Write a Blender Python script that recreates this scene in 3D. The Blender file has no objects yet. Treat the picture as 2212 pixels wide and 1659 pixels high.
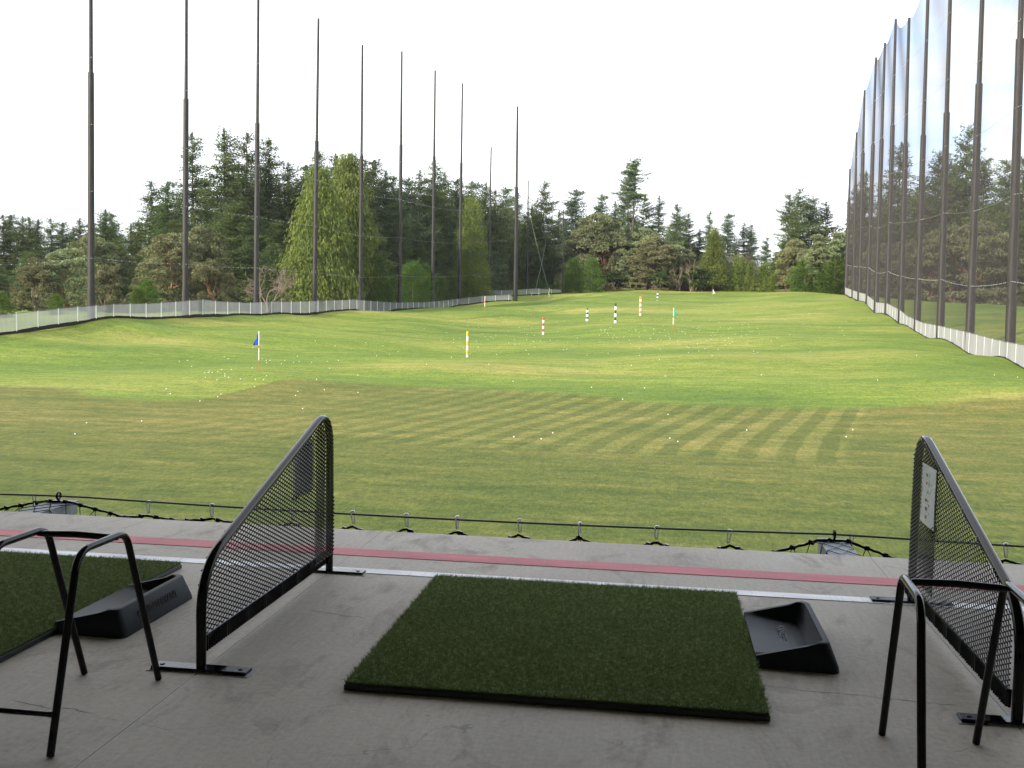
import bpy, math, random
import numpy as np
from mathutils import Vector, Matrix
S = bpy.context.scene
HAZE = .00008
COL = S.collection
R = math.radians
rng = np.random.default_rng(7)
random.seed(7)

# ------------------------------------------------------------------ camera
FPX = 2211.3; CX, CY = 1106.0, 829.5; EYE = 1.45
M = np.array([[0.98934461, -0.14235389, -0.03053875],
              [0.14407522, 0.98745884, 0.06455519],
              [0.02096608, -0.06826721, 0.99744675]])   # columns: right, forward, up
cam = bpy.data.cameras.new('camera'); co = bpy.data.objects.new('camera', cam); COL.objects.link(co)
m4 = Matrix([[M[0][0], M[0][2], -M[0][1], 0], [M[1][0], M[1][2], -M[1][1], 0], [M[2][0], M[2][2], -M[2][1], EYE], [0, 0, 0, 1]])
co.matrix_world = m4
cam.sensor_width = 36; cam.lens = FPX / 2212 * 36; cam.clip_end = 3000; cam.clip_start = 0.05
S.camera = co

def ray(x, y):
    return M @ np.array([(x - CX) / FPX, 1.0, -(y - CY) / FPX])
def at(x, y, d):                      # photo point + distance along the view axis -> place in the world
    p = ray(x, y) * d; return np.array([p[0], p[1], p[2] + EYE])

# ------------------------------------------------------------------ materials
def mat(name, base, rough=.6, spec=.4, metal=0.0):
    m = bpy.data.materials.new(name); m.use_nodes = True
    b = m.node_tree.nodes['Principled BSDF']
    b.inputs['Base Color'].default_value = (*base, 1); b.inputs['Roughness'].default_value = rough
    b.inputs['Specular IOR Level'].default_value = spec; b.inputs['Metallic'].default_value = metal
    return m
class N:
    def __init__(s, m): s.m = m; s.t = m.node_tree; s.b = s.t.nodes.get('Principled BSDF')
    def new(s, t, **k):
        n = s.t.nodes.new(t)
        for a, v in k.items(): setattr(n, a, v)
        return n
    def link(s, a, b): s.t.links.new(a, b)
    def put(s, sock, v):
        if isinstance(v, bpy.types.NodeSocket): s.link(v, sock)
        else: sock.default_value = v
    def math(s, op, a, b=None, c=None, clamp=False):
        n = s.new('ShaderNodeMath', operation=op); n.use_clamp = clamp
        s.put(n.inputs[0], a)
        if b is not None: s.put(n.inputs[1], b)
        if c is not None: s.put(n.inputs[2], c)
        return n.outputs[0]
    def coord(s, kind='Object', scale=(1, 1, 1), rot=(0, 0, 0)):
        c = s.new('ShaderNodeTexCoord'); mp = s.new('ShaderNodeMapping')
        mp.inputs['Scale'].default_value = scale; mp.inputs['Rotation'].default_value = rot
        s.link(c.outputs[kind], mp.inputs[0]); return mp.outputs[0]
    def noise(s, vec, scale, detail=4, rough=.55, dist=0):
        n = s.new('ShaderNodeTexNoise'); s.link(vec, n.inputs['Vector'])
        n.inputs['Scale'].default_value = scale; n.inputs['Detail'].default_value = detail
        n.inputs['Roughness'].default_value = rough; n.inputs['Distortion'].default_value = dist
        return n.outputs['Fac']
    def ramp(s, fac, stops):
        n = s.new('ShaderNodeValToRGB'); e = n.color_ramp.elements
        while len(e) < len(stops): e.new(.5)
        for q, (p, c) in zip(e, stops):
            q.position = p; q.color = (*c, 1) if len(c) == 3 else c
        s.link(fac, n.inputs[0]); return n.outputs['Color']
    def mix(s, fac, a, b, mode='MIX'):
        n = s.new('ShaderNodeMix', data_type='RGBA', blend_type=mode)
        s.put(n.inputs['Factor'], fac)
        for i, v in ((6, a), (7, b)):
            if isinstance(v, tuple): v = (*v, 1) if len(v) == 3 else v
            s.put(n.inputs[i], v)
        return n.outputs[2]
    def bump(s, h, strength=.3, dist=.02):
        n = s.new('ShaderNodeBump'); s.link(h, n.inputs['Height'])
        n.inputs['Strength'].default_value = strength; n.inputs['Distance'].default_value = dist
        s.link(n.outputs[0], s.b.inputs['Normal']); return n
    def base(s, c): s.put(s.b.inputs['Base Color'], c)

def m_concrete():
    m = mat('concrete', (.36, .35, .33), .8, .3); n = N(m)
    v = n.coord()
    big = n.noise(v, 0.9, 6, .6, .6); fine = n.noise(v, 38, 5, .7)
    broom = n.noise(n.coord(scale=(40, 2.4, 1), rot=(0, 0, R(8))), 1.6, 4, .7)
    stain = n.noise(n.coord(scale=(1, .55, 1)), 2.7, 8, .68, 1.2)
    c = n.ramp(big, [(.3, (.350, .320, .280)), (.7, (.450, .415, .365))])
    c = n.mix(1, c, n.ramp(stain, [(.26, (.52, .50, .47)), (.46, (1, 1, 1)), (.62, (1, 1, 1)), (.78, (1.12, 1.12, 1.1))]), 'MULTIPLY')
    c = n.mix(.45, c, n.ramp(broom, [(.3, (.8, .8, .79)), (.7, (1.1, 1.1, 1.1))]), 'MULTIPLY')
    c = n.mix(.6, c, n.ramp(fine, [(.34, (.82, .82, .81)), (.66, (1.2, 1.2, 1.2))]), 'MULTIPLY')
    spk = n.noise(v, 130, 3, .7); c = n.mix(n.math('MULTIPLY', n.math('GREATER_THAN', spk, .70), .55), c, (.10, .095, .085))
    sx = n.new('ShaderNodeSeparateXYZ'); n.link(v, sx.inputs[0]); jd = n.math('ABSOLUTE', n.math('SUBTRACT', n.math('FLOORED_MODULO', n.math('ADD', sx.outputs[0], 1.78 + 1.55 + 31), 3.1), 1.55))
    c = n.mix(n.math('MULTIPLY', n.math('LESS_THAN', n.math('ADD', jd, n.math('MULTIPLY', n.math('SUBTRACT', broom, .5), .01)), .009), .45), c, (.44, .42, .39))
    # hairline cracks
    vo = n.new('ShaderNodeTexVoronoi', feature='DISTANCE_TO_EDGE')
    wv = n.new('ShaderNodeVectorMath', operation='ADD'); 
    nz = n.new('ShaderNodeTexNoise'); n.link(v, nz.inputs['Vector']); nz.inputs['Scale'].default_value = 1.6; nz.inputs['Detail'].default_value = 5
    n.link(n.coord(scale=(.28, .42, 1)), wv.inputs[0]); 
    sc = n.new('ShaderNodeVectorMath', operation='SCALE'); n.link(nz.outputs['Color'], sc.inputs[0]); sc.inputs['Scale'].default_value = .35
    n.link(sc.outputs[0], wv.inputs[1]); n.link(wv.outputs[0], vo.inputs['Vector']); vo.inputs['Scale'].default_value = 1.1
    crk = n.math('LESS_THAN', vo.outputs['Distance'], .0009)
    crk = n.math('MULTIPLY', crk, n.math('GREATER_THAN', big, .53))
    c = n.mix(n.math('MULTIPLY', crk, .4), c, (.12, .11, .10))
    n.base(c); n.b.inputs['Roughness'].default_value = .7
    h = n.math('ADD', n.math('MULTIPLY', broom, .6), n.math('MULTIPLY', fine, .6)); n.bump(h, .2, .003)
    return m
def m_paint(name, col):
    m = mat(name, col, .65, .35); n = N(m); v = n.coord()
    w = n.noise(v, 55, 6, .8); b = n.noise(n.coord(scale=(1, 3, 1)), 2.2, 5, .6)
    c = n.mix(1, col, n.ramp(b, [(.3, (.72, .72, .72)), (.7, (1.1, 1.1, 1.1))]), 'MULTIPLY')
    c = n.mix(n.math('MULTIPLY', n.math('LESS_THAN', w, .335), .8), c, (.2, .2, .19))
    br = n.noise(n.coord(scale=(40, 2.4, 1), rot=(0, 0, R(8))), 1.6, 4, .7)
    c = n.mix(n.math('MULTIPLY', n.math('LESS_THAN', br, .4), .35), c, (.3, .27, .26))
    n.base(c); return m
def m_black(name, base=(.012, .012, .014), rough=.22, scale=60, bump=.12):
    m = mat(name, base, rough, .5); n = N(m); v = n.coord()
    s = n.noise(v, scale, 4, .6); d = n.noise(v, 6, 5, .7)
    n.link(n.math('ADD', n.math('MULTIPLY', d, .12), rough - .05), n.b.inputs['Roughness'])
    n.base(n.ramp(d, [(.35, base), (.75, tuple(x * 1.7 for x in base))])); n.bump(s, bump, .002); return m
def m_foliage(name, dark, mid, light, sc=.35, trans=.25):
    m = mat(name, mid, .75, .25); n = N(m); v = n.coord()
    a = n.noise(v, sc, 3, .6); b = n.noise(v, sc * 9, 3, .6)
    oi = n.new('ShaderNodeObjectInfo')
    f = n.math('ADD', n.math('MULTIPLY', a, .55), n.math('MULTIPLY', b, .45))
    c = n.ramp(f, [(.33, dark), (.5, mid), (.66, light)])
    hs = n.new('ShaderNodeHueSaturation'); n.link(c, hs.inputs['Color'])
    n.link(n.math('ADD', n.math('MULTIPLY', oi.outputs['Random'], .5), .75), hs.inputs['Value'])
    n.link(n.math('ADD', n.math('MULTIPLY', oi.outputs['Random'], .03), .485), hs.inputs['Hue'])
    n.link(hs.outputs[0], n.b.inputs['Base Color'])
    tr = n.new('ShaderNodeBsdfTranslucent'); n.link(hs.outputs[0], tr.inputs[0])
    mx = n.new('ShaderNodeMixShader'); mx.inputs[0].default_value = trans
    out = n.t.nodes['Material Output']
    n.link(n.b.outputs[0], mx.inputs[1]); n.link(tr.outputs[0], mx.inputs[2]); n.link(mx.outputs[0], out.inputs[0])
    return m
def m_bark(name, a, b, sc=3):
    m = mat(name, a, .9, .2); n = N(m)
    f = n.noise(n.coord(scale=(3, 3, .6)), sc, 5, .7)
    n.base(n.ramp(f, [(.3, a), (.7, b)])); n.bump(f, .6, .05); return m
def m_net(name, cover, col, folds=True):
    """Knotted netting: round cords hide more of what is behind them the flatter one looks along the net."""
    m = bpy.data.materials.new(name); m.use_nodes = True; n = N(m); n.t.nodes.remove(n.b)
    g = n.new('ShaderNodeNewGeometry'); dt = n.new('ShaderNodeVectorMath', operation='DOT_PRODUCT')
    n.link(g.outputs['Normal'], dt.inputs[0]); n.link(g.outputs['Incoming'], dt.inputs[1])
    cs = n.math('MAXIMUM', n.math('ABSOLUTE', dt.outputs['Value']), .05)
    ex = n.math('DIVIDE', 1.0, cs)
    if folds:
        fo = n.noise(n.coord(scale=(1, .9, .035)), .9, 3, .6)
        ex = n.math('MULTIPLY', ex, n.math('ADD', n.math('MULTIPLY', fo, .2), .9))
    op = n.math('SUBTRACT', 1.0, n.math('POWER', 1 - cover, ex), clamp=True)
    tp = n.new('ShaderNodeBsdfTransparent'); df = n.new('ShaderNodeBsdfDiffuse'); df.inputs[0].default_value = (*col, 1)
    mx = n.new('ShaderNodeMixShader'); n.link(op, mx.inputs[0]); n.link(tp.outputs[0], mx.inputs[1]); n.link(df.outputs[0], mx.inputs[2])
    n.link(mx.outputs[0], n.t.nodes['Material Output'].inputs[0]); return m
def m_screen(name, alpha, col):
    m = bpy.data.materials.new(name); m.use_nodes = True; n = N(m); n.t.nodes.remove(n.b)
    st = n.noise(n.coord(scale=(1, 1, .12)), 2.2, 4, .6)
    c = n.ramp(st, [(.3, tuple(x * .82 for x in col)), (.7, col)])
    tp = n.new('ShaderNodeBsdfTransparent'); df = n.new('ShaderNodeBsdfDiffuse'); tl = n.new('ShaderNodeBsdfTranslucent')
    n.link(c, df.inputs[0]); n.link(c, tl.inputs[0])
    a = n.new('ShaderNodeMixShader'); a.inputs[0].default_value = .35; n.link(df.outputs[0], a.inputs[1]); n.link(tl.outputs[0], a.inputs[2])
    mx = n.new('ShaderNodeMixShader'); mx.inputs[0].default_value = alpha
    n.link(tp.outputs[0], mx.inputs[1]); n.link(a.outputs[0], mx.inputs[2]); n.link(mx.outputs[0], n.t.nodes['Material Output'].inputs[0]); return m

def m_grass():
    m = mat('range_grass', (.1, .16, .03), .85, .2); n = N(m)
    v = n.coord(); sep = n.new('ShaderNodeSeparateXYZ'); n.link(v, sep.inputs[0])
    X, Y = sep.outputs[0], sep.outputs[1]
    fc = n.new('ShaderNodeFloatCurve')
    cu = fc.mapping.curves[0]
    pts = [(-60, 50), (-32, 49.9), (-26, 46), (-23, 46.7), (-22, 52.4), (-20.7, 56.5), (-13.9, 57), (-8.4, 56.3), (-3.2, 54.6), (.5, 52.4), (6.5, 52.2), (20, 56), (60, 56)]
    pp = [((x + 60) / 120, (y - 40) / 20) for x, y in pts]
    while len(cu.points) < len(pp): cu.points.new(.5, .5)
    for q, (a, b) in zip(cu.points, pp): q.location = (a, b); q.handle_type = 'AUTO'
    fc.mapping.update()
    n.link(n.math('DIVIDE', n.math('ADD', X, 60.0), 120.0, clamp=True), fc.inputs['Value'])
    yb = n.math('ADD', n.math('MULTIPLY', fc.outputs[0], 20.0), 40.0)
    wob = n.math('MULTIPLY', n.math('SUBTRACT', n.noise(v, 1.2, 4, .6), .5), 1.1)
    far = n.math('DIVIDE', n.math('ADD', n.math('SUBTRACT', Y, yb), wob), 1.3, clamp=True)       # 1 beyond the fairway edge
    # mottling, drawn out across the slope by the mowers
    mo = n.noise(n.coord(scale=(.35, 1, 1)), .10, 7, .62); m2 = n.noise(n.coord(scale=(.3, 1, 1)), .65, 6, .7)
    m3 = n.noise(n.coord(scale=(1, .4, 1)), 5.5, 5, .8); m4_ = n.noise(n.coord(scale=(1, .3, 1)), 14, 4, .85); m6 = n.noise(n.coord(scale=(.5, 1, 1)), 1.9, 5, .75)
    mow = n.noise(n.coord(scale=(.06, 1.6, 1), rot=(0, 0, R(-9))), .55, 4, .6)
    green = n.ramp(mo, [(.3, (.080, .130, .018)), (.45, (.115, .170, .022)), (.57, (.165, .200, .034)), (.68, (.25, .235, .065))])
    green = n.mix(.75, green, n.ramp(m2, [(.25, (.68, .74, .62)), (.5, (1, 1, 1)), (.75, (1.3, 1.18, 1.3))]), 'MULTIPLY')
    green = n.mix(.5, green, n.ramp(mow, [(.3, (.74, .8, .7)), (.7, (1.2, 1.15, 1.15))]), 'MULTIPLY')
    brown = n.ramp(n.math('ADD', n.math('MULTIPLY', mo, .35), n.math('MULTIPLY', m2, .65)), [(.28, (.042, .064, .009)), (.44, (.068, .087, .014)), (.57, (.108, .112, .026)), (.72, (.18, .155, .058))])
    brown = n.mix(.5, brown, n.ramp(mow, [(.3, (.78, .84, .74)), (.7, (1.18, 1.12, 1.12))]), 'MULTIPLY')
    u = n.math('SUBTRACT', X, n.math('MULTIPLY', Y, .24))
    u = n.math('ADD', u, n.math('MULTIPLY', n.math('SUBTRACT', n.noise(n.coord(scale=(.3, 1, 1)), .16, 1, .4), .5), .9))
    u = n.math('ADD', u, n.math('MULTIPLY', n.math('SUBTRACT', m3, .5), .25))
    st = n.math('MULTIPLY_ADD', n.math('SINE', n.math('MULTIPLY', u, 2 * math.pi / 1.36)), 2.2, .5, clamp=True)
    mk = n.math('MULTIPLY', n.math('DIVIDE', n.math('SUBTRACT', n.math('ADD', Y, n.math('MULTIPLY', wob, 1.5)), 34.6), .8, clamp=True), n.math('DIVIDE', n.math('SUBTRACT', -2.3, u), .2, clamp=True))
    mk = n.math('MULTIPLY', mk, n.math('DIVIDE', n.math('ADD', u, 34.0), 16.0, clamp=True))
    mk = n.math('MULTIPLY', mk, n.math('MULTIPLY_ADD', m2, 2.0, -.05, clamp=True))
    stripe = n.mix(st, (.80, .87, .72), (1.26, 1.22, 1.36))
    brown = n.mix(mk, brown, n.mix(1.0, brown, stripe, 'MULTIPLY'))
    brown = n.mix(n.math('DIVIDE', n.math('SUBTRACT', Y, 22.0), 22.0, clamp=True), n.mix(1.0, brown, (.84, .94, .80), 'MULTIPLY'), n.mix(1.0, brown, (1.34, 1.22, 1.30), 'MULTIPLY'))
    c = n.mix(far, brown, green)
    c = n.mix(.75, c, n.ramp(m3, [(.34, (.62, .70, .55)), (.66, (1.36, 1.28, 1.35))]), 'MULTIPLY')
    c = n.mix(.9, c, n.ramp(m6, [(.34, (.70, .80, .66)), (.66, (1.30, 1.20, 1.25))]), 'MULTIPLY')
    c = n.mix(.8, c, n.ramp(m4_, [(.36, (.58, .66, .48)), (.64, (1.45, 1.36, 1.45))]), 'MULTIPLY')
    n.base(c)
    n.bump(n.math('ADD', n.math('MULTIPLY', m2, 2.2), n.math('ADD', m3, n.math('MULTIPLY', m4_, .6))), .55, .10)
    return m

# ------------------------------------------------------------------ object helpers
def tag(o, label=None, cat=None, group=None, kind=None):
    if label: o['label'] = label
    if cat: o['category'] = cat
    if group: o['group'] = group
    if kind: o['kind'] = kind
    return o
def empty(name, loc, label, cat, group=None, rz=0):
    o = bpy.data.objects.new(name, None); COL.objects.link(o); o.location = tuple(float(q) for q in loc); o.rotation_euler = (0, 0, rz)
    o.empty_display_size = .1
    return tag(o, label, cat, group)
def mesh(name, verts, faces, material, smooth=False):
    me = bpy.data.meshes.new(name)
    verts = np.asarray(verts, float)
    if isinstance(faces, np.ndarray):
        k = faces.shape[1]; me.vertices.add(len(verts)); me.vertices.foreach_set('co', verts.ravel())
        me.loops.add(faces.size); me.loops.foreach_set('vertex_index', faces.ravel().astype(np.int32))
        me.polygons.add(len(faces)); me.polygons.foreach_set('loop_start', np.arange(0, faces.size, k, dtype=np.int32))
        me.polygons.foreach_set('loop_total', np.full(len(faces), k, dtype=np.int32)); me.update(calc_edges=True)
    else:
        me.from_pydata([tuple(v) for v in verts], [], [tuple(f) for f in faces]); me.update()
    if material:
        for q in (material if isinstance(material, (list, tuple)) else [material]): me.materials.append(q)
    if smooth: me.polygons.foreach_set('use_smooth', [True] * len(me.polygons))
    return me
def obj(name, me, parent=None, loc=None):
    o = bpy.data.objects.new(name, me); COL.objects.link(o)
    if parent: o.parent = parent
    if loc is not None: o.location = tuple(float(q) for q in loc)
    return o
class MB:
    def __init__(s): s.v = []; s.f = []; s.mi = []
    def add(s, v, f, mi=0):
        k = len(s.v); s.v += [tuple(q) for q in v]; s.f += [tuple(i + k for i in q) for q in f]; s.mi += [mi] * len(f)
    def box(s, a, b, mi=0, bev=0):
        x0, y0, z0 = a; x1, y1, z1 = b
        if bev:
            import bmesh
            bm = bmesh.new(); bmesh.ops.create_cube(bm, size=1)
            for q in bm.verts: q.co = Vector(((q.co.x + .5) * (x1 - x0) + x0, (q.co.y + .5) * (y1 - y0) + y0, (q.co.z + .5) * (z1 - z0) + z0))
            bmesh.ops.bevel(bm, geom=bm.edges[:], offset=bev, segments=2, profile=.5, affect='EDGES')
            bm.verts.index_update(); s.add([q.co[:] for q in bm.verts], [[w.index for w in q.verts] for q in bm.faces], mi); bm.free(); return
        s.add([(x0, y0, z0), (x1, y0, z0), (x1, y1, z0), (x0, y1, z0), (x0, y0, z1), (x1, y0, z1), (x1, y1, z1), (x0, y1, z1)],
              [(0, 3, 2, 1), (4, 5, 6, 7), (0, 1, 5, 4), (1, 2, 6, 5), (2, 3, 7, 6), (3, 0, 4, 7)], mi)
    def tube(s, pts, r, n=8, mi=0, caps=True, closed=False):
        P = [Vector(tuple(float(c) for c in p)) for p in pts]; m = len(P); rs = r if hasattr(r, '__len__') else [r] * m
        up = None; rings = []
        for i, p in enumerate(P):
            a = P[(i - 1) % m] if (i or closed) else p; b = P[(i + 1) % m] if (i < m - 1 or closed) else p
            t = (b - a).normalized()
            if up is None:
                up = t.cross(Vector((0, 0, 1)) if abs(t.z) < .9 else Vector((1, 0, 0))).normalized()
            up = (up - t * up.dot(t)).normalized(); w = t.cross(up)
            rings.append([p + (up * math.cos(2 * math.pi * j / n) + w * math.sin(2 * math.pi * j / n)) * rs[i] for j in range(n)])
        v = [q for g in rings for q in g]; f = []
        for i in range(m if closed else m - 1):
            i2 = (i + 1) % m
            for j in range(n):
                f.append((i * n + j, i * n + (j + 1) % n, i2 * n + (j + 1) % n, i2 * n + j))
        if caps and not closed: f.append(tuple(range(n))[::-1]); f.append(tuple((m - 1) * n + j for j in range(n)))
        s.add(v, f, mi)
    def build(s, name, material, parent=None, smooth=False, loc=None):
        me = mesh(name, s.v, s.f, material, smooth)
        if isinstance(material, (list, tuple)) and len(material) > 1: me.polygons.foreach_set('material_index', s.mi)
        if smooth:
            try: me.set_sharp_from_angle(angle=R(40))
            except Exception: pass
        return obj(name, me, parent, loc)
def arc_path(pts, rads, seg=7):
    """Polyline with rounded corners."""
    P = [Vector(p) for p in pts]; out = [P[0]]
    for i in range(1, len(P) - 1):
        a = (P[i - 1] - P[i]).normalized(); b = (P[i + 1] - P[i]).normalized(); ang = a.angle(b)
        d = min(rads[i - 1] / math.tan(ang / 2), (P[i - 1] - P[i]).length * .49, (P[i + 1] - P[i]).length * .49)
        p0 = P[i] + a * d; p1 = P[i] + b * d
        for k in range(seg + 1):
            t = k / seg; out.append(p0 * (1 - t) ** 2 + P[i] * 2 * t * (1 - t) + p1 * t * t)
    out.append(P[-1]); return out

MT = {}
MT['concrete'] = m_concrete(); MT['white_paint'] = m_paint('white_line_paint', (.88, .89, .93)); MT['red_paint'] = m_paint('red_line_paint', (.52, .15, .175))
MT['black'] = m_black('black_powder_coat', (.003, .003, .004), .06); MT['black'].node_tree.nodes['Principled BSDF'].inputs['Specular IOR Level'].default_value = .28; MT['rubber'] = m_black('black_rubber', (.014, .017, .018), .5, 240, .5)
MT['steel'] = mat('galvanised_steel', (.75, .76, .78), .3, .5, .85)
MT['tray'] = m_black('charcoal_moulded_plastic', (.010, .013, .017), .55, 300, .5); MT['tray'].node_tree.nodes['Principled BSDF'].inputs['Specular IOR Level'].default_value = .25
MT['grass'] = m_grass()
MT['bark'] = m_bark('conifer_bark', (.06, .045, .035), (.15, .12, .09))
MT['bark_pale'] = m_bark('pale_bark', (.16, .12, .09), (.33, .26, .19))
MT['bark_red'] = m_bark('peeling_orange_bark', (.20, .085, .045), (.38, .21, .13), 1.2)
MT['twig'] = m_bark('grey_brown_twigs', (.17, .125, .10), (.30, .24, .19))
MT['fir'] = m_foliage('dark_fir_needles', (.030, .054, .018), (.076, .112, .032), (.180, .215, .066))
MT['fir_blue'] = m_foliage('blue_green_needles', (.034, .060, .034), (.074, .114, .055), (.155, .200, .090))
MT['cedar'] = m_foliage('yellow_green_cedar_fronds', (.055, .085, .016), (.125, .160, .028), (.225, .25, .055))
MT['arbor'] = m_foliage('bright_green_scale_leaves', (.032, .075, .010), (.075, .135, .018), (.165, .225, .032), .7)
MT['madrona'] = m_foliage('grey_green_broad_leaves', (.085, .105, .042), (.175, .200, .090), (.32, .35, .18), .6, .15)
MT['madrona_dry'] = m_foliage('olive_brown_leaves', (.080, .088, .034), (.160, .160, .070), (.29, .285, .14), .6, .15)
MT['bramble'] = m_foliage('dry_bramble', (.055, .045, .026), (.12, .095, .055), (.21, .165, .095), 1.2, .1)
MT['ivy'] = m_foliage('dark_leafy_scrub', (.028, .055, .014), (.065, .11, .028), (.13, .18, .04), .8)

# ------------------------------------------------------------------ terrain
PX_R = [(2182, 74), (2095, 86), (2031, 97), (1981, 109), (1946, 120), (1917, 132), (1893, 143), (1875, 155), (1857, 166), (1844, 178), (1826, 189)]
def dR(x): a = sorted(PX_R + [(2212, 70.5), (2300, 62), (2500, 48)]); return float(np.interp(x, [q[0] for q in a], [q[1] for q in a]))
def dL(x): return min(142548 / (1740 - x), 190.0)
BL = [(-120, 748), (0, 727), (60, 714), (112, 706), (162, 699), (207, 695), (252, 691), (292, 690), (332, 692), (371, 688), (442, 681), (473, 682), (505, 684), (553, 683), (586, 681), (636, 679), (683, 677), (726, 674), (765, 670), (790, 672), (860, 669), (920, 668), (961, 666), (996, 662), (1016, 658), (1060, 655), (1106, 653)]
TL = [(-120, 693), (0, 680), (60, 674), (162, 663), (252, 657), (332, 655), (442, 647), (473, 651), (533, 654), (586, 652), (661, 651), (765, 647), (783, 649), (853, 654), (920, 653), (961, 649), (995, 645), (1036, 640), (1106, 636)]
BR = [(1826, 636), (1852, 649), (1866, 654), (1892, 677), (1915, 678), (1942, 698), (1976, 721), (2009, 734), (2042, 744), (2082, 761), (2125, 774), (2212, 797), (2300, 822), (2420, 856)]
TR = [(1826, 621), (1852, 631), (1869, 635), (1892, 653), (1915, 655), (1942, 669), (1959, 683), (1992, 697), (2025, 703), (2082, 716), (2169, 738), (2212, 745), (2300, 758), (2420, 772)]
ctl = [(x, y, dL(x) - 1.2) for x, y in BL] + [(x, y, dR(x) - 1.2) for x, y in BR]
ctl += [(900, 782, 68), (900, 845, 58), (1100, 803, 67), (1300, 805, 68), (700, 800, 66), (560, 797, 62), (440, 778, 76), (250, 792, 70), (60, 800, 66),
        (1009, 775, 84), (1173, 727, 117), (1268, 702, 138), (1329, 697, 128), (1383, 679, 138), (1420, 653, 195), (1454, 710, 113), (1540, 643, 212), (1375, 628, 238),
        (1047, 672, 148), (1186, 650, 200), (1600, 790, 68), (1900, 800, 65), (1600, 720, 108), (1800, 720, 100), (1750, 670, 150), (1650, 650, 190), (1930, 740, 85),
        (800, 700, 125), (620, 702, 108), (400, 710, 96), (200, 735, 84), (700, 745, 88), (850, 735, 98), (980, 700, 130), (1290, 627.5, 205), (1240, 634, 208), (1200, 655, 175), (1330, 650, 178),
        (1500, 629, 240), (1700, 630, 236), (1790, 632, 215), (1117, 642, 214), (1156, 638, 214), (1213, 634, 214), (1117, 622, 245), (1061, 637, 214), (1450, 690, 140), (1560, 675, 150),
        (2150, 692, 120), (2150, 668, 190), (2150, 650, 232), (1950, 655, 200), (2212, 700, 110)]
pts = np.array([at(*c) for c in ctl])
extra = [(x, y, -3.2) for x in (-90, -60, -40, -20, 0, 20, 35, 60, 90) for y in (-20, 0, 20, 40)] + [(x, 50, -3.15) for x in (-40, -20, -8, 0, 8, 18)]
extra += [(-43, 145, -.9), (-75, 150, .5), (-120, 130, 0), (-160, 200, 1), (-60, 190, 2.2), (-40, 235, 4), (-120, 260, 3), (0, 290, 9), (60, 290, 9.5), (130, 250, 8), (130, 120, 2), (90, 60, -2), (-110, 70, -1.5),
          (-200, 400, 4), (0, 420, 10), (200, 400, 10), (260, 100, 3), (-260, 100, 0)]
pts = np.vstack([pts, np.array(extra, float)])
def kern(r): return r
def fit():
    A = kern(np.hypot(pts[:, None, 0] - pts[None, :, 0], pts[:, None, 1] - pts[None, :, 1])); n = len(pts)
    A -= np.eye(n) * 1.2
    P = np.c_[np.ones(n), pts[:, :2]]
    K = np.block([[A, P], [P.T, np.zeros((3, 3))]]); return np.linalg.solve(K, np.r_[pts[:, 2], 0, 0, 0])
W = fit()
gx = np.unique(np.r_[np.arange(-600, -140, 20), np.arange(-140, -60, 3.0), np.arange(-60, 60, 1.0), np.arange(60, 140, 3.0), np.arange(140, 601, 20)])
gy = np.unique(np.r_[np.arange(-24, 14, 3), np.arange(14, 70, 1.0), np.arange(70, 260, 1.25), np.arange(260, 420, 8), np.arange(420, 901, 30)])
GX, GY = np.meshgrid(gx, gy)
q = np.c_[GX.ravel(), GY.ravel()]
Z = np.zeros(len(q))
for i in range(0, len(q), 8000):
    s = q[i:i + 8000]; Z[i:i + 8000] = kern(np.hypot(s[:, None, 0] - pts[None, :, 0], s[:, None, 1] - pts[None, :, 1])) @ W[:-3] + W[-3] + s @ W[-2:]
ZG = Z.reshape(GX.shape)
def smooth(a, k):
    for _ in range(k):
        b = np.pad(a, 1, mode='edge'); a = (b[:-2, 1:-1] + b[2:, 1:-1] + b[1:-1, :-2] + b[1:-1, 2:] + 2 * b[1:-1, 1:-1]) / 6
    return a
ZG = smooth(ZG, 4)
ph = rng.uniform(0, 6.28, 40); und = np.zeros_like(ZG)
for i in range(14):
    th = rng.uniform(-.5, .5) + (1.57 if i % 3 else .2); lam = rng.uniform(9, 26)
    und += np.sin((GX * math.cos(th) + GY * math.sin(th)) * 6.283 / lam + ph[i] + .8 * np.sin(GX / 17 + ph[i + 14]) + .6 * np.sin(GY / 23 + ph[i + 20])) * lam / 26
und *= np.clip((GY - 50) / 30, 0, 1) * np.clip((265 - GY) / 30, 0, 1) * .085
ZG = ZG + und
ZG = np.where(GY > 420, ZG * .5 + 5, ZG)
def ground(x, y):
    i = int(np.clip(np.searchsorted(gx, x) - 1, 0, len(gx) - 2)); j = int(np.clip(np.searchsorted(gy, y) - 1, 0, len(gy) - 2))
    a = (x - gx[i]) / (gx[i + 1] - gx[i]); b = (y - gy[j]) / (gy[j + 1] - gy[j])
    return float((ZG[j, i] * (1 - a) + ZG[j, i + 1] * a) * (1 - b) + (ZG[j + 1, i] * (1 - a) + ZG[j + 1, i + 1] * a) * b)
def hit(x, y, d0=12, d1=330):
    """First ground point on the line of sight through a photo point."""
    d = d0; st = .5
    while d < d1:
        p = at(x, y, d)
        if ground(p[0], p[1]) >= p[2]: return np.array([p[0], p[1], ground(p[0], p[1])]), d
        d += st
    return None, None
nx, ny = len(gx), len(gy)
ii = np.arange(nx * ny).reshape(ny, nx)
F = np.stack([ii[:-1, :-1], ii[:-1, 1:], ii[1:, 1:], ii[1:, :-1]], -1).reshape(-1, 4)
ter = obj('ground', mesh('ground', np.c_[GX.ravel(), GY.ravel(), ZG.ravel()], F, MT['grass'], True)); tag(ter, kind='structure')

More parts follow.
